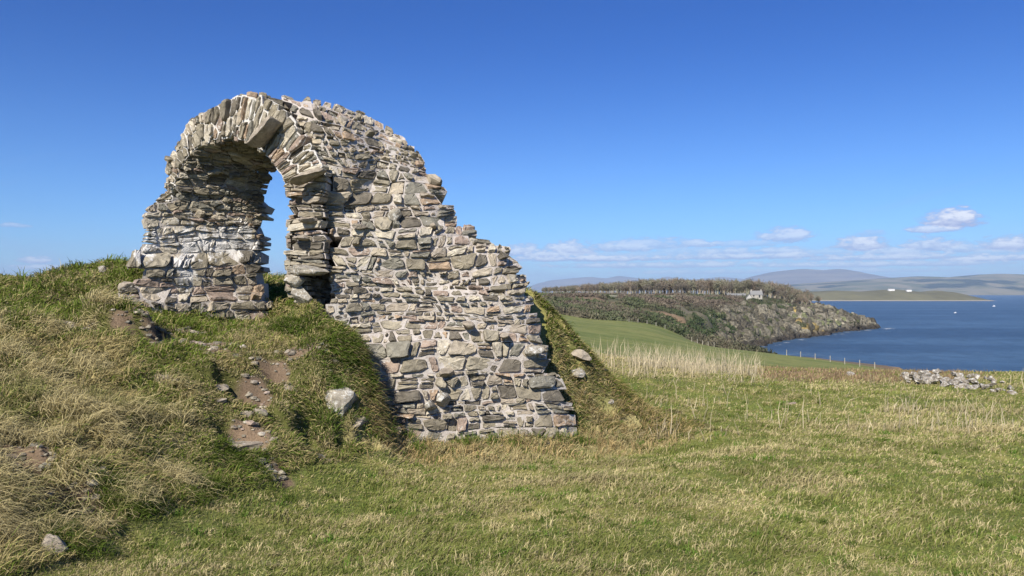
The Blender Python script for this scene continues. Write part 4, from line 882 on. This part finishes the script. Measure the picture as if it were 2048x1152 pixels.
tufts('hillside_scrub', x, y, z - .4, g.uniform(1.8, 4.6, n), g.uniform(1.0, 2.6, n), 64, c, 'brown and dark green scrub covering the slopes above the cove', seed=52, sliver=.24)
# hedge-like bushes along the back of the field
x, y = sample(900, 150, 300, 1100, 1360, 53); yb = np.interp(x, [-20, 20, 40, 50, 66], [232, 226, 236, 232, 200]); k = (np.abs(y - yb - 6) < 8); x, y = x[k], y[k]; n = len(x); z = height(x, y)
x2, y2 = sample(1600, 175, 330, 1370, 1480, 54); d2 = coast_dist(x2, y2); k = (d2 > 1) & (d2 < 26) & (y2 > 200); x2, y2 = x2[k], y2[k]; x = np.r_[x, x2]; y = np.r_[y, y2]; z = height(x, y); n = len(x)
c = np.array((.10,.085,.06)) * g.uniform(.7, 1.5, (n, 1)) + np.array((0,.02,0)) * g.random((n, 1))
tufts('field_hedge', x, y, z - .3, g.uniform(1.4, 3.0, n), g.uniform(1.5, 4.0, n), 60, c, 'dense dark hedge of bushes along the back edge of the mown field', seed=55, sliver=.22, cat='hedge')
# the leafless wood on the headland
def tree_mesh(seed, h=12.0):
    g = np.random.default_rng(seed); Vv = []; Ff = []; Cc = []
    def limb(p0, p1, r0, r1, col):
        d = (p1 - p0); d /= np.linalg.norm(d); s1 = np.cross(d, (0.3, 1, .2)); s1 /= np.linalg.norm(s1); s2 = np.cross(d, s1); o = len(Vv)
        for p, rr in ((p0, r0), (p1, r1)):
            for q in range(4): an = q * 1.5708; Vv.append(p + (s1 * math.cos(an) + s2 * math.sin(an)) * rr); Cc.append(col)
        for q in range(4): Ff.append((o + q, o + (q + 1) % 4, o + 4 + (q + 1) % 4, o + 4 + q))
    tc_ = np.array((.25,.23,.19)); top = np.array((g.normal(0, .4), g.normal(0, .4), h * .55)); limb(np.zeros(3), top, .22, .13, tc_); trunk_n = len(Ff)
    tv = len(Vv)
    for k in range(34):
        b0 = top * g.uniform(.55, 1); an = g.uniform(0, 6.283); rr = g.uniform(.6, 3.4); tip = np.array((math.cos(an) * rr, math.sin(an) * rr, h * g.uniform(.6, 1.0) - rr * .5)); col = np.array((.16,.14,.11)) * g.uniform(.8, 1.3); limb(b0, tip, .07, .03, col)
        for q in range(7):
            a2 = g.normal(0, 1, 3); a2[2] = abs(a2[2]) + .2; a2 /= np.linalg.norm(a2); st = b0 + (tip - b0) * g.uniform(.3, 1); o = len(Vv); s1 = np.cross(a2, g.normal(0, 1, 3)); s1 /= np.linalg.norm(s1); l = g.uniform(.7, 1.7)
            Vv.extend([st - s1 * .13, st + s1 * .13, st + a2 * l]); Cc.extend([np.array((.15,.13,.10)) * g.uniform(.8, 1.25)] * 3); Ff.append((o, o + 1, o + 2))
    return np.array(Vv), Ff, np.array(Cc), trunk_n, tv
TR = [tree_mesh(600 + k) for k in range(5)]
def wood_points(nn, seed, front):
    g = np.random.default_rng(seed); px = g.uniform(1085, 1640, nn * 6); D = g.uniform(560, 760, nn * 6)
    base = np.interp(px, [1085,1160,1300,1480,1640], [840, 690, 620, 585, 560]); D = base + (g.random(nn * 6) * (18 if front else 150)) + (0 if front else 12)
    x = (px - CX) / F * D; d = coast_dist(x, D); k = d > 28 ; return x[k][:nn], D[k][:nn]
x, y = wood_points(900, 61, False); z = height(x, y); Vv = []; Ff = []; Cc = []; szs = []; o = 0; g = np.random.default_rng(62)
for i in range(len(x)):
    tv, tf, tcx, _, _ = TR[i % 5]; an = g.uniform(0, 6.283); ca, sa = math.cos(an), math.sin(an); s_ = g.uniform(.75, 1.12) * np.interp(CX + F * x[i] / y[i], [1085, 1200, 1300, 1540, 1640], [.66, .95, 1.22, 1.2, .7])
    Vv.append(np.stack([(tv[:, 0] * ca - tv[:, 1] * sa) * s_ * 1.3 + x[i], (tv[:, 0] * sa + tv[:, 1] * ca) * s_ * 1.3 + y[i], tv[:, 2] * s_ + z[i] - .3], -1)); Cc.append(tcx * g.uniform(1.0, 1.7) * (np.array((1.05, .98, .92)) if g.random() < .5 else np.array((.92, 1.0, .85))))
    Ff.append(np.array([v + o for f in tf for v in f])); szs += [len(f) for f in tf]; o += len(tv)
me = mesh_np('leafless_wood', np.concatenate(Vv), np.concatenate(Ff), szs); color_attr(me, np.concatenate(Cc)); tag(link('leafless_wood', me, m_twig), 'long leafless grey brown wood on the headland', 'wood', kind='stuff')
x, y = wood_points(46, 63, True); z = height(x, y); tparts = []
for k in range(3):
    tv, tf, tcx, tn, tvn = TR[k]; mt = mesh_np('trunk', tv[:tvn], [v for f in tf[:tn] for v in f], [len(f) for f in tf[:tn]]); color_attr(mt, tcx[:tvn]); mt.materials.append(m_twig)
    mc = mesh_np('crown', tv[tvn:], [v - tvn for f in tf[tn:] for v in f], [len(f) for f in tf[tn:]]); color_attr(mc, tcx[tvn:]); mc.materials.append(m_twig); tparts.append((mt, mc))
for i in range(len(x)):
    e = empty('bare_tree', (x[i], y[i], z[i] - .3), 'pale trunked bare tree in the front row of the headland wood', 'tree', 'bare trees along the front of the wood'); s_ = .8 + .25 * random.random(); s_ *= float(np.interp(CX + F * x[i] / y[i], [1085, 1200, 1300, 1540, 1640], [.62, .85, 1.0, 1.0, .6])); e.scale = (s_, s_, s_); e.rotation_euler = (0, 0, random.uniform(0, 6))
    mt, mc = tparts[i % 3]
    for nm, mm in (('trunk', mt), ('crown', mc)): c_ = bpy.data.objects.new(nm, mm); COL.objects.link(c_); c_.parent = e
# cliff rocks
x, y = sample(8000, 395, 735, 1430, 1775, 71); d = coast_dist(x, y); k = (d > -3) & (d < 14 + 34 * fbm(x / 15, y / 15, 305)); x, y = x[k], y[k]; z = height(x, y); g = np.random.default_rng(72)
RM = [rock_mesh('r', 1, 1, 1, 400 + k, 2, 10, .12) for k in range(4)]; rv = []
for m_ in RM: v = np.empty(len(m_.vertices) * 3); m_.vertices.foreach_get('co', v); f = np.array([list(p.vertices) for p in m_.polygons]); rv.append((v.reshape(-1, 3), f)); 
for m_ in RM: bpy.data.meshes.remove(m_)
CV = .55 + .9 * smooth(fbm(x / 11, (y + z * 2) / 11, 311, 4), .3, .7); GRN = smooth(fbm(x / 17, y / 17 + z / 9, 312, 3), .55, .62)
Vv = []; Ff = []; Cc = []; o = 0
for i in range(len(x)):
    if z[i] < -33 or (GRN[i] > .5 and z[i] > -20 and i % 3): continue
    v, f = rv[i % 4]; s_ = g.uniform(1.4, 4.2) * np.array((1, 1, g.uniform(.6, 1.5))); an = g.uniform(0, 6); ca, sa = math.cos(an), math.sin(an)
    V2 = v * s_; V2 = np.stack([V2[:, 0] * ca - V2[:, 1] * sa + x[i], V2[:, 0] * sa + V2[:, 1] * ca + y[i], V2[:, 2] + z[i] - s_[2] * .45], -1); Vv.append(V2); Ff.append(f + o); o += len(v)
    c = np.array((.165,.152,.118)) * g.uniform(.7, 1.3) if g.random() > .14 else np.array((.13,.14,.075)); 
    if abs(x[i] - 208) < 11 and abs(y[i] - 528) < 16: c = np.array((.40,.31,.13)) * g.uniform(.6, 1.1) if g.random() < .6 else c
    c = c * CV[i]; wet = smooth(-V2[:, 2], 25.8, 27.4)[:, None]; Cc.append(c * (1 - wet) + np.array((.055,.048,.04)) * wet)
me = mesh_np('cliff_rocks', np.concatenate(Vv), np.concatenate(Ff).ravel(), np.full(sum(len(f) for f in Ff), 3)); color_attr(me, np.concatenate(Cc)); m_cliff, t, b, out = mat('cliff_rock'); at = t.new('ShaderNodeAttribute', attribute_name='Col'); geo = t.new('ShaderNodeNewGeometry')
nz = t.noise(.42, 9, .75, geo.outputs['Position'], .5); n2 = t.noise(1.6, 6, .7, geo.outputs['Position']); c = t.mix(1.0, at.outputs['Color'], t.ramp(nz, [(.32, (.32,.30,.27)), (.5, (1.0,.98,.92)), (.66, (1.9,1.85,1.7))]), 'MULTIPLY')
t.put(b.inputs['Base Color'], t.mix(1.0, c, t.ramp(n2, [(.3, (.6,.6,.6)), (.7, (1.4,1.4,1.4))]), 'MULTIPLY')); bump(t, b, nz, 1.0, 2.0)
tag(link('cliff_rocks', me, m_cliff), 'pale lichen covered rocks of the sea cliff', 'rocks', kind='stuff')
# surf
m_foam, t, b, out = mat('surf_foam'); b.inputs['Base Color'].default_value = (.75,.8,.82,1)
bm = bmesh.new(); g = random.Random(9)
cs = [(80,330),(126,412),(169,480),(226,552),(262,600),(305,640),(314,652)]
for k in range(26):
    i = g.randrange(len(cs) - 1); u = g.random(); xx = cs[i][0] * (1 - u) + cs[i + 1][0] * u + g.uniform(3, 9); yy = cs[i][1] * (1 - u) + cs[i + 1][1] * u - g.uniform(2, 8); ww = g.uniform(.8, 3); vs = []
    for q in range(9): an = q / 9 * 6.283; r_ = g.uniform(.5, 1.1); vs.append(bm.verts.new((xx + math.cos(an) * ww * r_, yy + math.sin(an) * ww * .5 * r_, SEA + .12)))
    bm.faces.new(vs)
me = bpy.data.meshes.new('surf'); bm.to_mesh(me); bm.free(); tag(link('surf', me, m_foam), 'white surf along the foot of the sea cliff', 'surf', kind='stuff')

# ---- houses
m_white, t, b, out = mat('white_render'); b.inputs['Base Color'].default_value = (.8,.8,.78,1)
m_wall, t, b, out = mat('pale_harling'); b.inputs['Base Color'].default_value = (.36,.34,.29,1)
m_gable, t, b, out = mat('faded_limewash'); b.inputs['Base Color'].default_value = (.42,.41,.37,1)
m_slate, t, b, out = mat('slate_roof'); b.inputs['Base Color'].default_value = (.22,.22,.21,1)
m_dark, t, b, out = mat('window_dark'); b.inputs['Base Color'].default_value = (.03,.035,.04,1); b.inputs['Roughness'].default_value = .2
def box_bm(bm, x0, x1, y0, y1, z0, z1):
    v = [bm.verts.new(p) for p in ((x0,y0,z0),(x1,y0,z0),(x1,y1,z0),(x0,y1,z0),(x0,y0,z1),(x1,y0,z1),(x1,y1,z1),(x0,y1,z1))]
    for f in ((3,2,1,0),(4,5,6,7),(0,1,5,4),(1,2,6,5),(2,3,7,6),(3,0,4,7)): bm.faces.new([v[i] for i in f])
def mk(name, fn, m, parent):
    bm = bmesh.new(); fn(bm); me = bpy.data.meshes.new(name); bm.to_mesh(me); bm.free(); return link(name, me, m, parent)
def house(loc, L, Wd, H, RH, yaw, label, cat, mw, group=None, gable_front=False, chim=True, name='cottage'):
    e = empty(name, loc, label, cat, group); e.rotation_euler = (0, 0, yaw)
    def walls(bm):
        box_bm(bm, -L/2, L/2, -Wd/2, Wd/2, -1, H)
        for sx in (-1, 1): v = [bm.verts.new((sx * L/2, -Wd/2, H)), bm.verts.new((sx * L/2, Wd/2, H)), bm.verts.new((sx * L/2, 0, H + RH))]; bm.faces.new(v)
    mk('wall', walls, mw, e)
    def roof(bm):
        for s_ in (-1, 1):
            pts = [(-L/2 - .3, s_ * (Wd/2 + .3), H - .15), (L/2 + .3, s_ * (Wd/2 + .3), H - .15), (L/2 + .3, 0, H + RH + .12), (-L/2 - .3, 0, H + RH + .12)]
            lo = [bm.verts.new(p) for p in pts]; hi = [bm.verts.new((p[0], p[1], p[2] + .2)) for p in pts]; bm.faces.new(lo); bm.faces.new(hi)
            for i in range(4): bm.faces.new((lo[i], lo[(i + 1) % 4], hi[(i + 1) % 4], hi[i]))
    rf = mk('roof', roof, m_slate, e)
    if chim:
        for sx in (-1, 1): mk('chimney', lambda bm: box_bm(bm, sx * (L/2 - .6) - .4, sx * (L/2 - .6) + .4, -.4, .4, H + RH - .3, H + RH + 1.2), mw, rf)
    nwin = max(2, int(L / 3.5))
    for i in range(nwin):
        cx_ = -L/2 + (i + .5) * L / nwin; mk('door' if i == nwin // 2 else 'window', lambda bm: box_bm(bm, cx_ - .5, cx_ + .5, -Wd/2 - .06, -Wd/2 + .02, .1 if i == nwin // 2 else .9, 2.1), m_dark, e)
    return e
def gz1(x, y): return float(height([x], [y])[0])
def at_px(px, D): x = (px - CX) / F * D; return (x, D, gz1(x, D))
l0 = at_px(1498, 545)
house((l0[0], l0[1], -4.6 if l0[2] < -8 else l0[2]), 5.5, 4.0, 1.5, 2.7, R(78), 'small pale cottage with a steep white gable in front of the headland wood', 'cottage', m_gable, chim=False)
l0 = at_px(1512, 556); house((l0[0], l0[1], max(l0[2], -4.6) + .8), 8, 5, 2.2, 2.6, R(-8), 'grey slate roofed cottage just behind the white gabled one', 'cottage', m_wall)
l0 = at_px(1472, 560); house(l0, 13, 4, 1.6, 1.0, R(-3), 'long low grey shed left of the white gabled cottage', 'shed', m_wall, chim=False, name='shed')
def on_ridge(Rg, px, frac):
    Vv, cx, ts = Rg; i = int(np.argmin(abs(cx - px))); j = int(np.argmin(abs(ts + frac))); return tuple(Vv[j, i])
p = on_ridge(PN, 1771, .25); house((p[0], p[1], p[2]), 22, 9, 5, 3, R(5), 'white farmhouse left of the two on the low peninsula', 'house', m_white, chim=False, name='farmhouse')
p = on_ridge(PN, 1799, .3); house((p[0], p[1], p[2] + .5), 17, 9, 4.5, 3, R(-5), 'white farmhouse right of the two on the low peninsula', 'house', m_white, chim=False, name='farmhouse')
for px, fr, lb, s_ in ((1974, .45, 'leftmost white cottage speck on the far hills across the water', 1.0), (2023, .5, 'larger white farm near the far shore under the hills', 1.9), (2036, .22, 'white house speck highest on the far hillside at right', 1.0), (2033, .65, 'white house speck close above the far shoreline at right', 1.0)):
    p = on_ridge(FH, px, fr); house((p[0], p[1], p[2] + 2), 26 * s_, 12, 9, 5, 0, lb, 'house', m_white, chim=False, name='hill_house')
# boats / buoys on the bay
def boat(px, py, Lb, label):
    D = -SEA * F / (py - HY); x = (px - CX) / F * D; e = empty('small_boat', (x, D, SEA), label, 'boat'); e.rotation_euler = (0, 0, R(15))
    def hull(bm):
        secs = []
        for t_, wv in ((-1, .75), (-.4, 1), (.3, .9), (.8, .45), (1, .05)):
            xx = t_ * Lb / 2; secs.append([bm.verts.new((xx, s_ * wv * Lb * .16, .12 * Lb + .02 * Lb * abs(t_))) for s_ in (-1, 1)] + [bm.verts.new((xx, s_ * wv * Lb * .1, -.05 * Lb)) for s_ in (1, -1)])
        for a_, b_ in zip(secs[:-1], secs[1:]):
            for i in range(4): bm.faces.new((a_[i], a_[(i + 1) % 4], b_[(i + 1) % 4], b_[i]))
        bm.faces.new(secs[0]); bm.faces.new(secs[-1][::-1])
    mk('hull', hull, m_white, e)
    mk('cabin', lambda bm: (box_bm(bm, -Lb * .15, Lb * .15, -Lb * .1, Lb * .1, .125 * Lb, .32 * Lb)), m_white, e)
boat(1910.5, 626, 4.6, 'nearer small white boat on the bay'); boat(1988, 613, 7.5, 'farther small white boat on the bay towards the right edge')

# ---- fences
m_post, t, b, out = mat('weathered_post'); geo = t.new('ShaderNodeNewGeometry'); t.put(b.inputs['Base Color'], t.ramp(t.noise(3, 4, .6, geo.outputs['Position']), [(.3, (.27,.25,.20)), (.7, (.42,.39,.32))]))
def fence(pts, label, h=1.15, name='wire_fence', wd=.085):
    ws = []
    for px, D in pts: x = (px - CX) / F * D; ws.append(Vector((x, D, gz1(x, D))))
    e = empty(name, ws[0], label, 'fence')
    for p in ws:
        q = p - ws[0]
        def post(bm):
            bmesh.ops.create_cone(bm, cap_ends=True, segments=7, radius1=wd, radius2=wd * .8, depth=h + .3, matrix=Matrix.Translation(q + Vector((0, 0, h / 2 - .15))))
            bmesh.ops.create_cone(bm, cap_ends=True, segments=7, radius1=wd * .8, radius2=.02, depth=.08, matrix=Matrix.Translation(q + Vector((0, 0, h + .04))))
        mk('post', post, m_post, e)
    def wires(bm):
        for a_, b_ in zip(ws[:-1], ws[1:]):
            for hz in (.35, .7, 1.05):
                p, q = a_ - ws[0] + Vector((0, 0, hz)), b_ - ws[0] + Vector((0, 0, hz)); d = q - p; mm = Matrix.Translation((p + q) / 2) @ d.to_track_quat('Z', 'Y').to_matrix().to_4x4()
                bmesh.ops.create_cone(bm, cap_ends=False, segments=4, radius1=.006, radius2=.006, depth=d.length, matrix=mm)
    mk('wire', wires, m_post, e)
fence([(1573,163),(1601,158),(1630,153),(1660,148),(1689,143),(1719,139),(1749,135)], 'wire fence of pale posts along the cliff side edge of the field')
fence([(1383,206),(1394.5,203),(1405,200),(1416,197),(1428,194)], 'short run of fence posts at the cove end of the field')
fence([(1150 + 18 * k, 229 + (k % 3)) for k in range(12)], 'row of pale fence posts before the hedge at the back of the field', wd=.09)

# ------------------------------------------------------------------ air
bm = bmesh.new(); box_bm(bm, -31000, 31000, -3000, 31500, SEA - 6, 640)
me = bpy.data.meshes.new('haze'); bm.to_mesh(me); bm.free()
m_h = bpy.data.materials.new('haze'); m_h.use_nodes = True; t = NT(m_h.node_tree); t.n.clear(); pv = t.new('ShaderNodeVolumePrincipled'); o_ = t.new('ShaderNodeOutputMaterial'); t.l.new(pv.outputs[0], o_.inputs['Volume'])
pv.inputs['Color'].default_value = (.55, .74, 1.0, 1); pv.inputs['Density'].default_value = 4.8e-5; pv.inputs['Anisotropy'].default_value = -.05
tag(link('haze', me, m_h), 'thin blue air between the ruin and the far hills', 'haze', kind='stuff')
